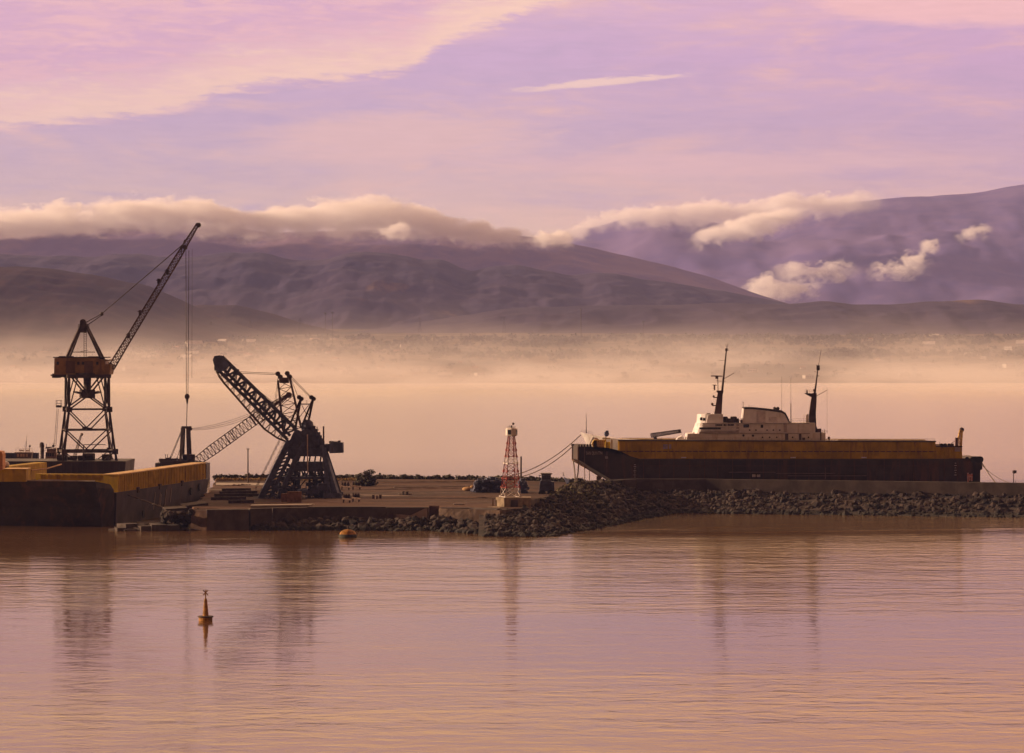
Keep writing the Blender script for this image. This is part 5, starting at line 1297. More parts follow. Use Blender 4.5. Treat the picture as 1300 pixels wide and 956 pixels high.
for px, y in ((847, 567), (1217, 570)):
    mb = MB(); mb.box(Ld(px, y, 0.42), (2.6 if px > 900 else 2.9, 0.2, 1.7 if px < 900 else 1.8)); mb.done('faded_panel', mat('faded_lilac_panel', (0.30, 0.24, 0.26), 0.7), ww)
mb = MB()
for px in (800, 868, 1007, 1097): mb.box(Ld(px, 580.9, 0.3), (1.8, 0.3, 0.35))
mb.done('small_ledge', M_white, ww)
mb = MB(); mb.loft([plan(1205, 0.2, zt_ - 0.2, 1247, BW, 0.1)[1:5], [v + UP * 0.6 for v in plan(1205, 0.2, zt_ - 0.2, 1247, BW, 0.1)[1:5]]])
mb.prism([Ld(1236, 583.2), Ld(1247, 583.2), Ld(1247, 596), Ld(1244.5, 597), Ld(1244.5, 640), Ld(1236, 640)], (0, BW, 0))
mb.done('stern_sponson', M_hull, root)
mb = MB()
for k, px in enumerate((1236, 1239, 1242, 1245)): mb.tube(Ld(px, 583.5, -0.2 + k % 2), Ld(px, 583.5, 1.2 + k % 2), 1.15, None, 14)
for px, py in ((1228, 582.6), (1196, 565.6), (1200, 565.4)): mb.tube(Ld(px, py), Ld(px, py, 0.8), 0.7, None, 12)
mb.done('tyre_fender', M_tyre, root)
mb = MB()
for px in (1196, 1201, 1206, 1210): mb.box(Ld(px, 566.0, 2) + UP * 0.3, (1.0, 1, 0.9), 0, 0.1)
mb.bar(Ld(1193, 567, 1), Ld(1193.5, 561, 1), 0.1); mb.done('wall_winch', M_steel, root)
# end crane-post on the dock, sunlit
pc = root
root2 = empty('post_tower', Ld(1219, 567.5, 2), 'sunlit yellow lattice post with dark round head on the right end of the dock', 'lattice tower')
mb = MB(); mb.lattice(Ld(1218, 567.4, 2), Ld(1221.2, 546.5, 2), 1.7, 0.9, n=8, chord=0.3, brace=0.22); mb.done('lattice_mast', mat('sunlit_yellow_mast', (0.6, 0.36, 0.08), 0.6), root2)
mb = MB(); mb.bar(Ld(1221.5, 567.4, 3), Ld(1222.3, 547, 3), 0.7, 0.7); mb.ball(Ld(1222.2, 545.8, 2.4), 0.85); mb.done('mast_head', M_steel, root2)
mb = MB(); mb.pxprism([(1213.3, 567.3), (1216, 567.3), (1216, 555.8), (1213.3, 555.8)], Yd + 1, Yd + 3); mb.path([Ld(1213, 560, 2), Ld(1206, 565.5, 2)], 0.1); mb.done('winch_cabinet', M_boom, root2)
# hull side details
mb = MB()
for px0, px1, y in ((925, 985, 599.5), (985, 1060, 601.0), (1000, 1100, 604)): mb.bar(Ld(px0, y, -0.1), Ld(px1, y, -0.1), 0.2, 0.25)
mb.bar(Ld(1048, 594, -0.1), Ld(1048, 608, -0.1), 0.25); mb.bar(Ld(770.5, 573, -0.1), Ld(770.5, 600, -0.1), 0.3); mb.bar(Ld(742, 567, -0.1), Ld(742, 594, -0.1), 0.25)
mb.done('side_pipe', mat('side_pipe_paint', (0.14, 0.09, 0.07), 0.7), root)
mb = MB()
for px in (957, 963): mb.box(Ld(px, 604, -0.15), (1.2, 0.2, 0.9), 0.0, 0.05)
mb.box(Ld(770, 580.8, -0.15), (1.0, 0.2, 0.8)); mb.done('draft_board', M_letter, root)
mb = MB()
for px, h in ((1228.6, 3.2), (1231, 2.2), (1233.5, 2.6)):
    mb.box(Ld(px, 606, -0.35), (0.5, 0.2, h)); 
mb.box(Ld(1231, 604.6, -0.4), (1.9, 0.2, 0.7)); mb.done('striped_ladder', mat('red_white_ladder', (0.5, 0.12, 0.08), 0.6, 0, 0.1, 2.0, col2=(0.55, 0.45, 0.42)), root)
mb = MB()
rs_ = random.Random(3)
for px in range(818, 1236, 19): mb.box(Ld(px + rs_.uniform(-2, 2), 597.5, -0.03), (0.22, 0.16, Z(584.5) - Z(611)))
for y in (591.5,): mb.box((( X(800) + X(1236)) / 2, Yd - 0.03, Z(y)), (X(1236) - X(800), 0.14, 0.16))
mb.done('plate_seams', mat('rusty_seam', (0.085, 0.035, 0.018), 0.85), root)
mb = MB()
for k in range(7): mb.box(Ld(806, 590 + k * 2.6, -0.06), (0.9 if k % 2 else 0.6, 0.12, 0.22))
for k in range(6): mb.box(Ld(1213, 588 + k * 3.0, -0.06), (0.8 if k % 2 else 0.5, 0.12, 0.22))
mb.done('draft_mark', M_letter, root)
mb = MB()
mb.rail([Ld(790, 559, 0.9), Ld(900, 559.6, 0.9), Ld(1000, 560, 0.9), Ld(1100, 560.2, 0.9), Ld(1187, 560.5, 0.9)], 1.0, 2.6, 0.05)
mb.done('wall_railing', M_steel, ww)
# golden deck gear on the dock's bow
root3 = empty('bow_winch', Ld(762, 568, 8), 'sunlit yellow winch frame on the bow deck of the right dock', 'winch')
mb = MB(); mb.box(Ld(762, 565, 8), (4.6, 4, 3.2), 0, 0.2); mb.tube(Ld(757.5, 564.5, 6), Ld(757.5, 564.5, 10), 1.5, None, 14); mb.done('drum_housing', M_yellow, root3)
mb = MB()
for k in range(4): mb.bar(Ld(760 + 2.4 * k, 568, 5.6), Ld(759 + 2.4 * k, 559, 5.6), 0.3)
for y in (560, 563, 566): mb.bar(Ld(758, y, 5.5), Ld(768, y, 5.5), 0.25)
mb.done('guard_frame', M_yelledge, root3)
root3 = empty('bow_davit', Ld(776, 570, 6), 'sunlit ladder frame and white post at the left end of the yellow wall', 'davit')
mb = MB(); mb.box(Ld(776.8, 567, 4), (0.8, 1.2, 5)); mb.done('white_post', M_white, root3)
mb = MB(); mb.box(Ld(772, 566.5, 5), (2.0, 2, 2.8), 0, 0.15); mb.bar(Ld(768, 568, 5), Ld(770, 557, 5), 0.3); mb.bar(Ld(775, 557, 5), Ld(765, 557.5, 5), 0.3); mb.done('frame', M_yellow, root3)
mb = MB(); c = Ld(770.3, 551.5, 6)
root3 = empty('dish_antenna', Ld(770, 570, 6), 'dark tilted dish on a thin post above the dock bow', 'antenna')
mb.tube(c, c + Vector((0.25, -0.5, 0.1)), 0.95, 0.85, 14); mb.box(c + UP * 0.9 + Vector((0.3, 0, 0)), (1.0, 0.6, 0.6)); mb.done('dish', M_blue, root3)
mb = MB(); mb.bar(Ld(769.6, 569, 6), Ld(769.9, 553, 6), 0.25); mb.done('post', M_steel, root3)
# hanging lines under the bow
LN = [('left', (728.3, 585, 9), (730.5, 610)), ('second', (734.8, 590, 3), (731.8, 610)), ('third', (742, 594, 0), (741.8, 612)), ('right', (748, 597, 0), (747.9, 612))]
for nm, a, b_ in LN:
    p0 = Ld(*a); q = P(b_[0], b_[1] + 2, 1106) if nm in ('left', 'second') else P(b_[0], b_[1] + 1, 1112)
    mb = MB(); mb.path([p0, p0.lerp(q, 0.5) + Vector((0.15, 0, 0)), q], 0.24 if nm in ('left', 'second') else 0.14, 6)
    tag(mb.done('bow_line', M_rope, org=p0), {'left': 'thick line hanging from the dock bow, farthest left of the four', 'second': 'thick line leaning in from the dock bow edge, second from left of the four', 'third': 'thin upright line below the dock name', 'right': 'thin upright line below the dock bow, farthest right of the four'}[nm], 'mooring line', 'lines hanging under the dock bow')
for a, b_, dsag, lab in (((737.5, 552), (607, 606, 1175), 5.0, 'upper long mooring line from the ship bow across behind the light tower'), ((727.5, 566), (637, 607.5, 1180), 3.2, 'lower long mooring line from the dock bow across behind the light tower')):
    mb = MB(); mb.path(sag(P(a[0], a[1], 1150), P(b_[0], b_[1], b_[2]), dsag), 0.17, 5); tag(mb.done('long_mooring_line', M_rope, org=P(a[0], a[1], 1150)), lab, 'mooring line', 'long mooring lines behind the light tower')
for a, b_, ds, lab in (((1247.5, 586), (1265.5, 615), 0.4, 'steep mooring line from the dock stern to the mole'), ((1247.5, 590), (1300, 615), 2.0, 'slack mooring line from the dock stern running right along the mole')):
    mb = MB(); mb.path(sag(Ld(*a, 4), P(b_[0], b_[1], 1100), ds), 0.2 if ds < 1 else 0.1, 5); tag(mb.done('stern_mooring_line', M_rope, org=Ld(*a, 4)), lab, 'mooring line', 'mooring lines at the dock stern')
c = P(1286.8, 615.5, 1102); root3 = empty('mole_lamp', c, 'short dark post with round head on the mole at far right', 'lamp')
mb = MB(); mb.tube(c - UP * 0.5, P(1286.8, 601, 1102), 0.16, 0.13); mb.bar(P(1289.5, 615, 1102), P(1289.5, 610, 1102), 0.12); mb.done('post', M_steel, root3)
mb = MB(); mb.ball(P(1287.8, 599, 1102), 0.62, 1.1, 1, 1); mb.box(P(1288, 598.9, 1102), (1.3, 0.5, 0.9)); mb.done('lamp_head', M_steel, root3)

# ------------------------------------------------------------------ white ship in the dock
Yv = 1153.0; Lv = lambda a, b_, dy=0: P(a, b_, Yv) + Vector((0, dy, 0))
root = empty('white_ship', Lv(900, 600), 'weathered white ship with two masts sitting inside the right dock', 'ship')
mb = MB(); rings = []
for px, hw, ty, by, bpx in ((737, 0.15, 549.0, 549.6, 737), (741, 1.2, 550.0, 556, 741), (745, 2.0, 550.8, 566, 745.5), (752, 3.3, 552.4, 590, 753), (765, 5.0, 554.5, 605, 766), (790, 6.6, 557.6, 606, 790), (830, 7.2, 559.4, 606, 830), (880, 7.4, 560, 606, 880), (1000, 7.4, 560, 606, 1000), (1050, 7.0, 559, 606, 1050), (1064, 5.4, 558.5, 590, 1062)):
    a = Lv(px, ty); b_ = Lv(bpx, by)
    rings.append([Vector((a.x, Yv - hw, a.z)), Vector((a.x, Yv + hw, a.z)), Vector((b_.x, Yv + hw * 0.5, b_.z)), Vector((b_.x, Yv - hw * 0.5, b_.z))])
mb.loft(rings); hull = mb.done('hull', M_white, root)
mb = MB(); mb.box(Lv(757.5, 557, -3.6), (1.6, 0.6, 1.0), R(-20)); mb.done('anchor_pocket', mat('rust_patch', (0.22, 0.09, 0.05), 0.8), hull)
mb = MB(); mb.tube(Lv(744.3, 550), Lv(744.2, 524), 0.16, 0.06); mb.rail([Lv(738, 549.5), Lv(752, 552.5)], 1.1, 1.3, 0.06); mb.done('jackstaff', M_steel, root)
mb = MB()   # superstructure tiers
fw = Yv - 7.2; bk = Yv + 7.2
mb.pxprism([(858, 560.6), (861, 556), (866, 553.6), (872, 560.6)], fw + 3, bk - 3)
mb.pxprism([(871, 561), (873, 551), (876, 550.5), (1048, 549.5), (1048, 561)], fw, bk)
s1 = mb.done('lower_superstructure', M_white, root)
mb = MB()
def rounded(mb, x0, x1, y0, y1, hw, r=3.2, n=8, slope=0.0):
    """deckhouse with a rounded front at x0"""
    za, zb2 = Lv(0, y0).z, Lv(0, y1).z; xa, xb = Lv(x0, 0).x, Lv(x1, 0).x
    def pl_(z, sh): 
        f = [Vector((xa + sh + r * 2 * (1 - math.sin(math.pi * k / n)), Yv - hw * math.cos(math.pi * k / n), z)) for k in range(n + 1)]
        return f + [Vector((xb, Yv + hw, z)), Vector((xb, Yv - hw, z))]
    mb.loft([pl_(za, 0), pl_(zb2, slope)])
rounded(mb, 878, 1033, 551, 536.5, 6.4, 1.2, slope=1.4)
rounded(mb, 880, 936, 545.5, 544.0, 7.0, 1.2)
rounded(mb, 882.5, 938, 541.5, 540.4, 7.0, 1.2)
s2 = mb.done('middle_superstructure', M_white, root)
mb = MB(); rounded(mb, 884, 917, 537, 525.5, 4.4, 2.2, slope=0.3); mb.pxprism([(897, 537), (918, 537), (917, 530), (905, 528.5), (899, 527)], Yv - 5, Yv + 4)
wh = mb.done('wheelhouse', M_white, root)
mb = MB()
for px, py, w, h, dy in ((893.2, 532, 0.9, 1.0, -4.6), (889.5, 531.5, 0.9, 1.1, -3.6), (900, 543.3, 7.6, 0.7, -7.0), (919, 538.7, 1.0, 0.9, -6.5), (925, 538.5, 1.6, 0.9, -6.5), (928, 538.5, 1.2, 0.9, -6.5), (911, 539.5, 2.4, 0.8, -6.5)):
    mb.box(Lv(px, py, dy - 0.02), (w, 0.12, h))
mb.done('window', M_glass, wh)
mb = MB()
for px, py, w, h in ((944, 540.2, 1.0, 1.1), (947.5, 540.2, 1.0, 1.1), (965.5, 540.6, 0.9, 1.1)): mb.box(Lv(px, py, -6.5), (w, 0.12, h))
mb.done('window', M_glass, s2)
mb = MB()
for px, py in ((942, 552.2), (954, 552.4)): mb.tube(Lv(px, py, -7.25), Lv(px, py, -7.1), 0.42, None, 12)
mb.done('porthole', M_glass, s1)
mb = MB()
for px, py, w, h, dy in ((935, 542, 1.0, 2.8, -6.48), (995, 542.5, 1.1, 2.9, -6.48)): mb.box(Lv(px, py, dy), (w, 0.12, h))
mb.done('door', mat('dull_door', (0.34, 0.27, 0.26), 0.6), s2)
mb = MB()
for px, py, w, h, m2 in ((996.5, 555.5, 1.1, 3.0, 0), (1013.5, 555.5, 0.9, 3.4, 0), (1018, 558, 1.0, 1.8, 0), (1039.5, 555, 0.5, 4.2, 0)): mb.box(Lv(px, py, -7.26), (w, 0.12, h))
mb.done('door', mat('dark_door', (0.08, 0.055, 0.05), 0.6), s1)
mb = MB(); mb.box(Lv(960, 549.6), (37, 15, 0.25)); mb.box(Lv(958, 537.0), (38, 13.4, 0.25)); mb.box(Lv(911, 548.5, -0.2), (14, 14.9, 0.7)); mb.done('deck_edge', mat('shadow_deck_edge', (0.30, 0.24, 0.22), 0.7), s1)
# funnel
mb = MB(); fz = [(942.5, 537), (944.5, 517.5), (956, 517.6), (975, 519.4), (992, 521.5), (996.5, 524), (1003.5, 538)]
mb.pxprism(fz, Yv - 4.2, Yv + 4.2); fn = mb.done('funnel', M_white, root)
mb = MB(); bands = [(944.4, 519.3), (944.4, 517.0), (956, 517.0), (975, 518.8), (992, 520.8), (997.5, 524), (1004.6, 538.3), (1002.5, 538.3), (996, 526.0), (991.5, 523.7), (975, 521.4), (956, 519.4)]
mb.pxprism(bands, Yv - 4.35, Yv + 4.35); mb.done('funnel_band', mat('black_funnel_band', (0.03, 0.022, 0.022), 0.6), fn)
mb = MB()
for px in (983.2, 987.2): mb.tube(Lv(px, 521), Lv(px, 518.6), 0.55, 0.5, 10); mb.ball(Lv(px + 0.3, 518.6), 0.62)
mb.tube(Lv(943.5, 518), Lv(943.5, 511), 0.07); mb.ball(Lv(943.5, 511), 0.22); mb.tube(Lv(951, 517), Lv(951, 513), 0.06); mb.done('exhaust_pipe', M_steel, fn)
mb = MB(); mb.box(Lv(965, 529, -4.28), (3.2, 0.1, 4.0)); mb.box(Lv(980, 532, -4.28), (3, 0.1, 1.6)); mb.done('side_panel', mat('dull_panel', (0.46, 0.38, 0.37), 0.6), fn)
mb = MB(); mb.pxprism([(941, 538), (941, 533.5), (944.5, 532), (946, 538)], Yv - 3, Yv + 3); mb.done('funnel_skirt', M_boom, fn)
# gear between wheelhouse and funnel
mb = MB()
for px, py, w, h in ((921, 533.5, 1.6, 2.6), (926, 534.5, 2.8, 2.0), (931, 533.2, 2.4, 2.6), (935, 534.5, 1.2, 2.0), (915, 536, 1.6, 1.4)): mb.box(Lv(px, py, random.uniform(-3, 2)), (w * 0.85, 2, h), random.uniform(0, .5), 0.3)
mb.ball(Lv(921.5, 532), 0.95); mb.bar(Lv(927, 533, -2), Lv(933.5, 529.2, -2), 0.5); mb.tube(Lv(899.5, 528), Lv(899.5, 524.5), 0.8, 0.7); mb.rail([Lv(918, 537, -6), Lv(941, 537, -6)], 1.0, 1.4, 0.07)
mb.done('deck_gear', M_steel, root)
# fore mast
mb = MB()
a, b_ = Lv(911, 529), Lv(914.5, 497)
mb.loft([[a + Vector((x * 1.35, y * 1.1, 0)) for x, y in ((-1, -1), (1, -1), (1, 1), (-1, 1))], [b_ + Vector((x * 0.85, y * 0.7, 0)) for x, y in ((-1, -1), (1, -1), (1, 1), (-1, 1))]])
mb.box(Lv(911.5, 528), (3.2, 3, 1.2)); mb.box(Lv(914, 497, 0), (2.4, 2, 0.7))
fm = mb.done('fore_mast', M_boom, root)
mb = MB(); mb.tube(Lv(916.5, 500), Lv(922.2, 444), 0.42, 0.22, 8); mb.box(Lv(922.2, 444), (0.8, 0.8, 1.0)); mb.tube(Lv(922.2, 443), Lv(921.6, 436.5), 0.07); mb.tube(Lv(923, 443), Lv(924.2, 436), 0.07); mb.bar(Lv(920.5, 443.3), Lv(925.5, 444.6), 0.2)
mb.bar(Lv(913, 457.3), Lv(920, 457.8), 0.1); mb.path([Lv(919, 481), Lv(932, 473.5)], 0.1); mb.ball(Lv(919.8, 465), 0.35); mb.done('topmast', M_steel, fm)
mb = MB()
mb.bar(Lv(902.5, 477.3), Lv(917, 477.6), 0.3, 0.4); mb.box(Lv(910, 479.3), (1.0, 1, 1.0)); mb.tube(Lv(911.2, 478), Lv(911.6, 496), 0.13)
mb.bar(Lv(904.5, 488.8), Lv(909.8, 489), 0.25); mb.tube(Lv(907, 489), Lv(907, 495.4), 0.3); mb.bar(Lv(909, 483.5), Lv(921, 484.2), 0.14)
for (x0, x1, y) in ((905.5, 912, 504.5), (904, 911, 514.8)): mb.bar(Lv(x0, y), Lv(x1, y + 0.2), 0.6, 0.35); mb.ball(Lv(x0 + 0.5, y - 1.4), 0.4)
mb.ball(Lv(904.2, 513), 0.5); mb.done('radar_arms', M_boom, fm)
# aft mast
mb = MB(); pts = [(1033, 549, 1.5), (1031.5, 540, 1.25), (1031.3, 525, 1.15), (1032.8, 510, 1.0), (1034, 499, 0.75)]
mb.loft([[Lv(px, py) + Vector((x * w, y * w, 0)) for x, y in ((-1, -1), (1, -1), (1, 1), (-1, 1))] for px, py, w in pts])
mb.pxprism([(1021.5, 499), (1034.5, 499.6), (1032.5, 505.5), (1029, 503.5), (1023.5, 500.6)], Yv - 1.2, Yv + 1.2)
am = mb.done('aft_mast', M_steel, root)
mb = MB(); mb.tube(Lv(1034.3, 500), Lv(1038.3, 469), 0.38, 0.2, 8); mb.box(Lv(1034.2, 495.5), (1.0, 1, 0.8)); mb.tube(Lv(1038.3, 469), Lv(1042.5, 444), 0.1, 0.05); mb.box(Lv(1038.6, 467), (1.1, 0.8, 1.8)); mb.bar(Lv(1033.5, 471.5), Lv(1037, 472.5), 0.12); mb.bar(Lv(1036.5, 463), Lv(1041, 468), 0.15); mb.bar(Lv(1037, 476.5), Lv(1040, 477.5), 0.2)
mb.tube(Lv(1024.5, 499), Lv(1024.5, 495), 0.32, 0.2); mb.rail([Lv(1022, 499), Lv(1033, 499.5)], 1.2, 1.2, 0.06); mb.path([Lv(1037, 502.5), Lv(1050.5, 495)], 0.1); mb.done('topmast', M_steel, am)
mb = MB()
for px, y0, y1 in ((992.5, 536, 478), (1004, 537, 480), (1050, 549, 492)): mb.tube(Lv(px, y0), Lv(px, y1), 0.08 if px < 1040 else 0.03, 0.04, 5)
mb.tube(Lv(1004.2, 537), Lv(1004, 512), 0.16); mb.done('whip_aerial', M_steel, root)
mb = MB(); mb.pxprism([(1023.6, 537.5), (1026.6, 537.5), (1026.6, 526), (1023.8, 525.8)], Yv - 1, Yv + 1); mb.rail([Lv(1004, 537, -6), Lv(1024, 537, -6)], 1.7, 2.4, 0.07); mb.tube(Lv(1020.6, 537), Lv(1020.6, 526), 0.07); mb.done('aft_deck_gear', M_twhite, root)
mb = MB(); mb.pxprism([(1038.5, 550), (1042.5, 550), (1042.8, 544.3), (1038.2, 544.3)], Yv - 2, Yv + 1); mb.tube(Lv(1047, 549.5), Lv(1046.8, 545), 0.1); mb.tube(Lv(1052.5, 560), Lv(1052.5, 556.5), 0.25); mb.ball(Lv(1052.3, 556), 0.5); mb.rail([Lv(1036, 549.5, -6.8), Lv(1048, 549.5, -6.8)], 1.0, 1.2, 0.08); mb.done('stern_vent', M_boom, root)
mb = MB(); mb.pxprism([(1033, 550), (1025, 550), (1022, 538), (1033, 538)], Yv - 5, Yv + 5); mb.done('aft_house', M_white, root)
mb = MB()
mb.rail([Lv(905, 550, -7.2), Lv(1000, 549.8, -7.2), Lv(1032, 549.7, -7.2)], 1.0, 1.6, 0.06)
mb.rail([Lv(946, 537, -6.3), Lv(1003, 537, -6.3)], 1.0, 1.6, 0.06); mb.rail([Lv(884, 541, -6.9), Lv(937, 541, -6.9)], 1.0, 1.6, 0.06)
mb.done('deck_railing', M_twhite, root)
mb = MB()
for px, py in ((950, 545.5), (958, 545.5), (972, 545.6), (980, 545.6), (988, 545.6)): mb.tube(Lv(px, py, -6.46), Lv(px, py, -6.3), 0.3, None, 10)
for px in (966, 975, 984, 1004, 1024): mb.tube(Lv(px, 554.5, -7.26), Lv(px, 554.5, -7.1), 0.3, None, 10)
mb.done('porthole', M_glass, s1)
# deck crane jib
mb = MB(); mb.lattice(Lv(826, 552.6, -3), Lv(863.5, 547.0, -3), 0.9, 0.9, 1.3, 1.0, n=14, chord=0.32, brace=0.2); mb.pxprism([(860.5, 549.5), (863, 545.5), (865.5, 549.5)], Yv - 4, Yv - 2); jb = mb.done('deck_jib', M_steel, root)
mb = MB(); mb.tube(Lv(831.5, 560, -3), Lv(831.5, 554, -3), 0.7, 0.5); mb.bar(Lv(831, 556, -3), Lv(834.5, 553, -3), 0.35); mb.done('jib_pedestal', M_steel, jb)
# cradle of keel blocks so that the ship stands on the dock floor
mb = MB()
for k in range(24): mb.box(Lv(760 + 12 * k, 608), (1.6, 3, 2.0))
mb.done('keel_block', M_wood, pc)
# ------------------------------------------------------------------ the town and woods across the bay
def zland(x, y): return float(plain_z(np.array([[x]]), np.array([[y]]))[0, 0])
M_wallw = mat('pale_plaster', (0.42, 0.36, 0.31), 0.8, 0, 0.2, 0.1)
M_wallt = mat('tan_plaster', (0.38, 0.27, 0.20), 0.8, 0, 0.2, 0.1)
M_roofr = mat('red_tile_roof', (0.22, 0.09, 0.06), 0.85)
M_wallg = mat('grey_block_wall', (0.26, 0.22, 0.21), 0.85)
protos = []
def house_mesh(w, d_, h, gable, wm, rm):
    mb = MB(); mb.box((0, 0, h / 2), (w, d_, h))
    n0 = len(mb.bm.faces)
    if gable:
        mb.loft([[Vector((-w / 2 - .4, -d_ / 2 - .4, h)), Vector((w / 2 + .4, -d_ / 2 - .4, h)), Vector((w / 2 + .4, d_ / 2 + .4, h)), Vector((-w / 2 - .4, d_ / 2 + .4, h))],
                 [Vector((-w / 2 - .4, -.1, h + w * .22)), Vector((w / 2 + .4, -.1, h + w * .22)), Vector((w / 2 + .4, .1, h + w * .22)), Vector((-w / 2 - .4, .1, h + w * .22))]])
    else: mb.box((0, 0, h + 0.3), (w + 0.5, d_ + 0.5, 0.5)); mb.box((w * 0.2, 0, h + 1.1), (w * 0.25, d_ * 0.3, 1.4))
    n1 = len(mb.bm.faces)
    k = max(2, int(w / 4))
    for i in range(k): mb.box((-w / 2 + (i + 0.5) * w / k, -d_ / 2 - 0.05, h * 0.55), (w / k * 0.4, 0.12, min(1.5, h * 0.4)))
    mb.bm.faces.ensure_lookup_table()
    for i, f in enumerate(mb.bm.faces): f.material_index = 0 if i < n0 else (1 if i < n1 else 2)
    bmesh.ops.recalc_face_normals(mb.bm, faces=mb.bm.faces)
    me = bpy.data.meshes.new('house'); mb.bm.to_mesh(me); mb.bm.free()
    for q in (wm, rm, M_glass): me.materials.append(q)
    return me
kinds = [(house_mesh(14, 11, 4.5, True, M_wallw, M_roofr), 'pale gabled house with red roof in the misty town across the bay'),
         (house_mesh(18, 13, 7, False, M_wallw, M_wallg), 'pale flat roofed house in the misty town across the bay'),
         (house_mesh(24, 14, 5, False, M_wallt, M_wallg), 'tan flat roofed building in the misty town across the bay'),
         (house_mesh(34, 16, 6, True, M_wallg, M_wallw), 'long grey shed with pale roof in the misty town across the bay')]
rr = random.Random(5); placed = []
tries = 0
while len(placed) < 120 and tries < 4000:
    tries += 1
    y = rr.choice((rr.uniform(5120, 5600), rr.uniform(5500, 7200), rr.uniform(6000, 7000))); px = rr.choice((rr.uniform(-30, 420), rr.uniform(-30, 560), rr.uniform(-30, 620), rr.uniform(500, 1330)))
    x = (px - CX) / F * y
    if any(abs(x - a) < 34 and abs(y - b_) < 30 for a, b_ in placed): continue
    placed.append((x, y)); me, lab = kinds[rr.choice((0, 0, 1, 1, 2, 3))]
    o = bpy.data.objects.new('house', me); COL.objects.link(o); o.location = (x, y, zland(x, y) - 0.4); o.rotation_euler = (0, 0, R(rr.uniform(-35, 35)))
    s_ = rr.uniform(0.55, 1.0); o.scale = (s_, s_, s_)
    where = 'left of the tower crane' if px < 60 else 'behind the tower crane boom' if px < 235 else 'above the loader boom tip' if px < 330 else 'behind the loader masts' if px < 420 else 'right of the twin palms' if px < 560 else 'left of the lone chimney' if px < 735 else 'right of the lone chimney' if px < 860 else 'behind the ship masts' if px < 1045 else 'right of the ship aft mast'
    near = 'near the beach' if y < 5700 else 'well inland'
    lab = lab.replace('in the misty town across the bay', near + ' ' + where)
    tag(o, lab, 'house', 'houses of the town across the bay')
# long low white hall in the town
x = (298 - CX) / F * 6300; me = house_mesh(54, 16, 5, False, M_wallw, M_wallw); o = bpy.data.objects.new('long_hall', me); COL.objects.link(o); o.location = (x, 6300, zland(x, 6300)); tag(o, 'very long low white hall in the misty town above the loader boom tip', 'hall')
# pylons and tall poles
def pylon():
    mb = MB(); mb.lattice(Vector((0, 0, 0)), Vector((0, 0, 40)), 8, 1.2, n=8, chord=0.7, brace=0.4)
    for z_, w in ((30, 9), (35, 7), (39, 5)): mb.bar(Vector((-w, 0, z_)), Vector((w, 0, z_)), 0.6)
    return mb
pr = pylon().done('power_pylon', M_steel)
for k, (px, y, lab) in enumerate(((318, 7700, 'faint lattice pylon on the slope above the long white hall'), (381, 8300, 'faint lattice pylon left of the twin palms, on the foot of the middle hills'), (268, 7300, 'faint lattice pylon right of the tower crane hoist lines'), (533, 8400, 'faint lattice pylon under the tallest middle hill'), (640, 8100, 'faint lattice pylon left of the lone chimney'))):
    o = pr if k == 0 else pr.copy()
    if k: COL.objects.link(o)
    x = (px - CX) / F * y; o.location = (x, y, zland(x, y)); tag(o, lab, 'pylon', 'power pylons inland')
x = (737.5 - CX) / F * 7200; mb = MB(); b0 = Vector((x, 7200, zland(x, 7200))); mb.tube(b0, P(737.5, 391, 7200), 1.6, 1.0, 10); tag(mb.done('chimney', M_steel, org=b0), 'lone slim dark chimney rising from the misty shore near the picture centre', 'chimney')
M_pal = mat('palm_leaf', (0.04, 0.035, 0.02), 0.8)
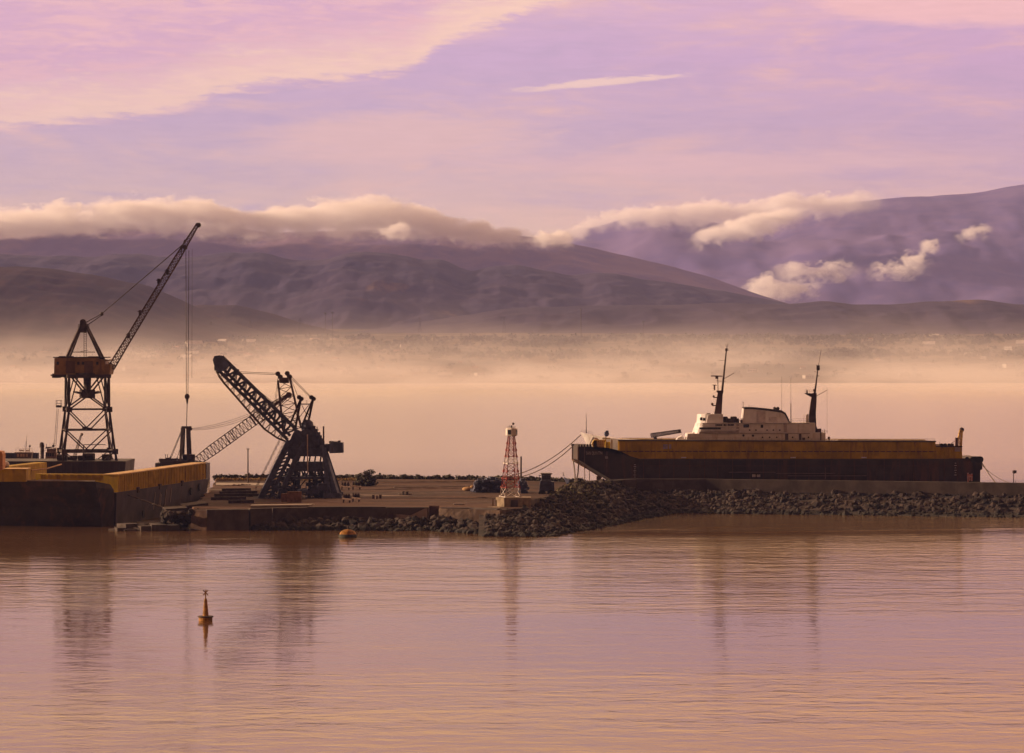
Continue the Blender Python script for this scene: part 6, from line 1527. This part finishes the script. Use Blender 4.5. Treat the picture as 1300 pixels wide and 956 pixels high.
for k, (px, py, lab) in enumerate(((413, 398, 'left one of two thin palms above the boom loader'), (422, 397, 'right one of two thin palms above the boom loader'), (817, 408, 'single thin palm right of the chimney'))):
    y = 6700; x = (px - CX) / F * y; b0 = Vector((x, y, zland(x, y))); tp = P(px, py, y); root = empty('palm_tree', b0, lab, 'palm', 'palms across the bay')
    mb = MB(); mb.tube(b0, tp, 0.7, 0.5, 8); mb.done('trunk', M_steel, root)
    mb = MB()
    for j in range(14):
        a = j * 0.45; e_ = tp + Vector((math.cos(a) * 4.2, math.sin(a) * 4.2, random.uniform(-3.2, 1.5))); m__ = tp.lerp(e_, 0.5) + UP * 1.2; mb.bar(tp, m__, 0.8, 0.2); mb.bar(m__, e_, 0.6, 0.2)
    mb.done('crown', M_pal, root)
# woods and gardens
cl = []
for k in range(1500):
    px = random.uniform(-60, 1360); right = px > 540
    y = random.choice((random.uniform(6000, 6900), random.uniform(5300, 7400), random.gauss(6500, 120))) if not right else random.choice((random.gauss(6250, 90), random.gauss(6150, 60), random.uniform(5200, 7500)))
    x = (px - CX) / F * y; r = random.uniform(3.5, 8)
    cl.append((x, y, zland(x, y) + r * 0.7, r))
for k in range(1300):
    px = random.uniform(-60, 1360); y = random.choice((random.gauss(6950, 110), random.gauss(7250, 150), random.gauss(6700, 60)))
    if vnoise(np.array([px / 45.0]), np.array([y / 300.0]), 3)[0] < (0.5 if px < 540 else 0.3): continue
    x = (px - CX) / F * y; r = random.uniform(4, 10)
    cl.append((x, y, zland(x, y) + r * 0.6, r))
tag(leaf_clumps('far_woodland', cl, mat('far_leaves', (0.030, 0.024, 0.014), 0.9), 22, 0.30), kind='stuff')
# surf along the beach
mb = MB()
for (p0, p1, y, hh) in ((245, 432, 4975, 1.6), (120, 260, 4985, 1.0), (-50, 90, 4990, 1.3), (560, 700, 4990, 0.9), (735, 905, 4960, 1.5), (980, 1110, 4930, 1.1), (1120, 1340, 4985, 1.0), (300, 520, 4925, 0.7), (900, 1300, 4990, 0.9)):
    rings = []; n = 40
    for i in range(n + 1):
        f = i / n; x = (p0 + (p1 - p0) * f - CX) / F * y; h = hh * (0.15 + math.sin(math.pi * f) * random.uniform(0.4, 1.1)); yy = y + 10 * math.sin(f * 5 + y)
        rings.append([Vector((x, yy - 9, -0.1)), Vector((x, yy - 1.0, h * 0.8)), Vector((x, yy + 1, h)), Vector((x, yy + 4, -0.1))])
    mb.loft(rings)
tag(mb.done('beach_surf', M_foam), kind='stuff')
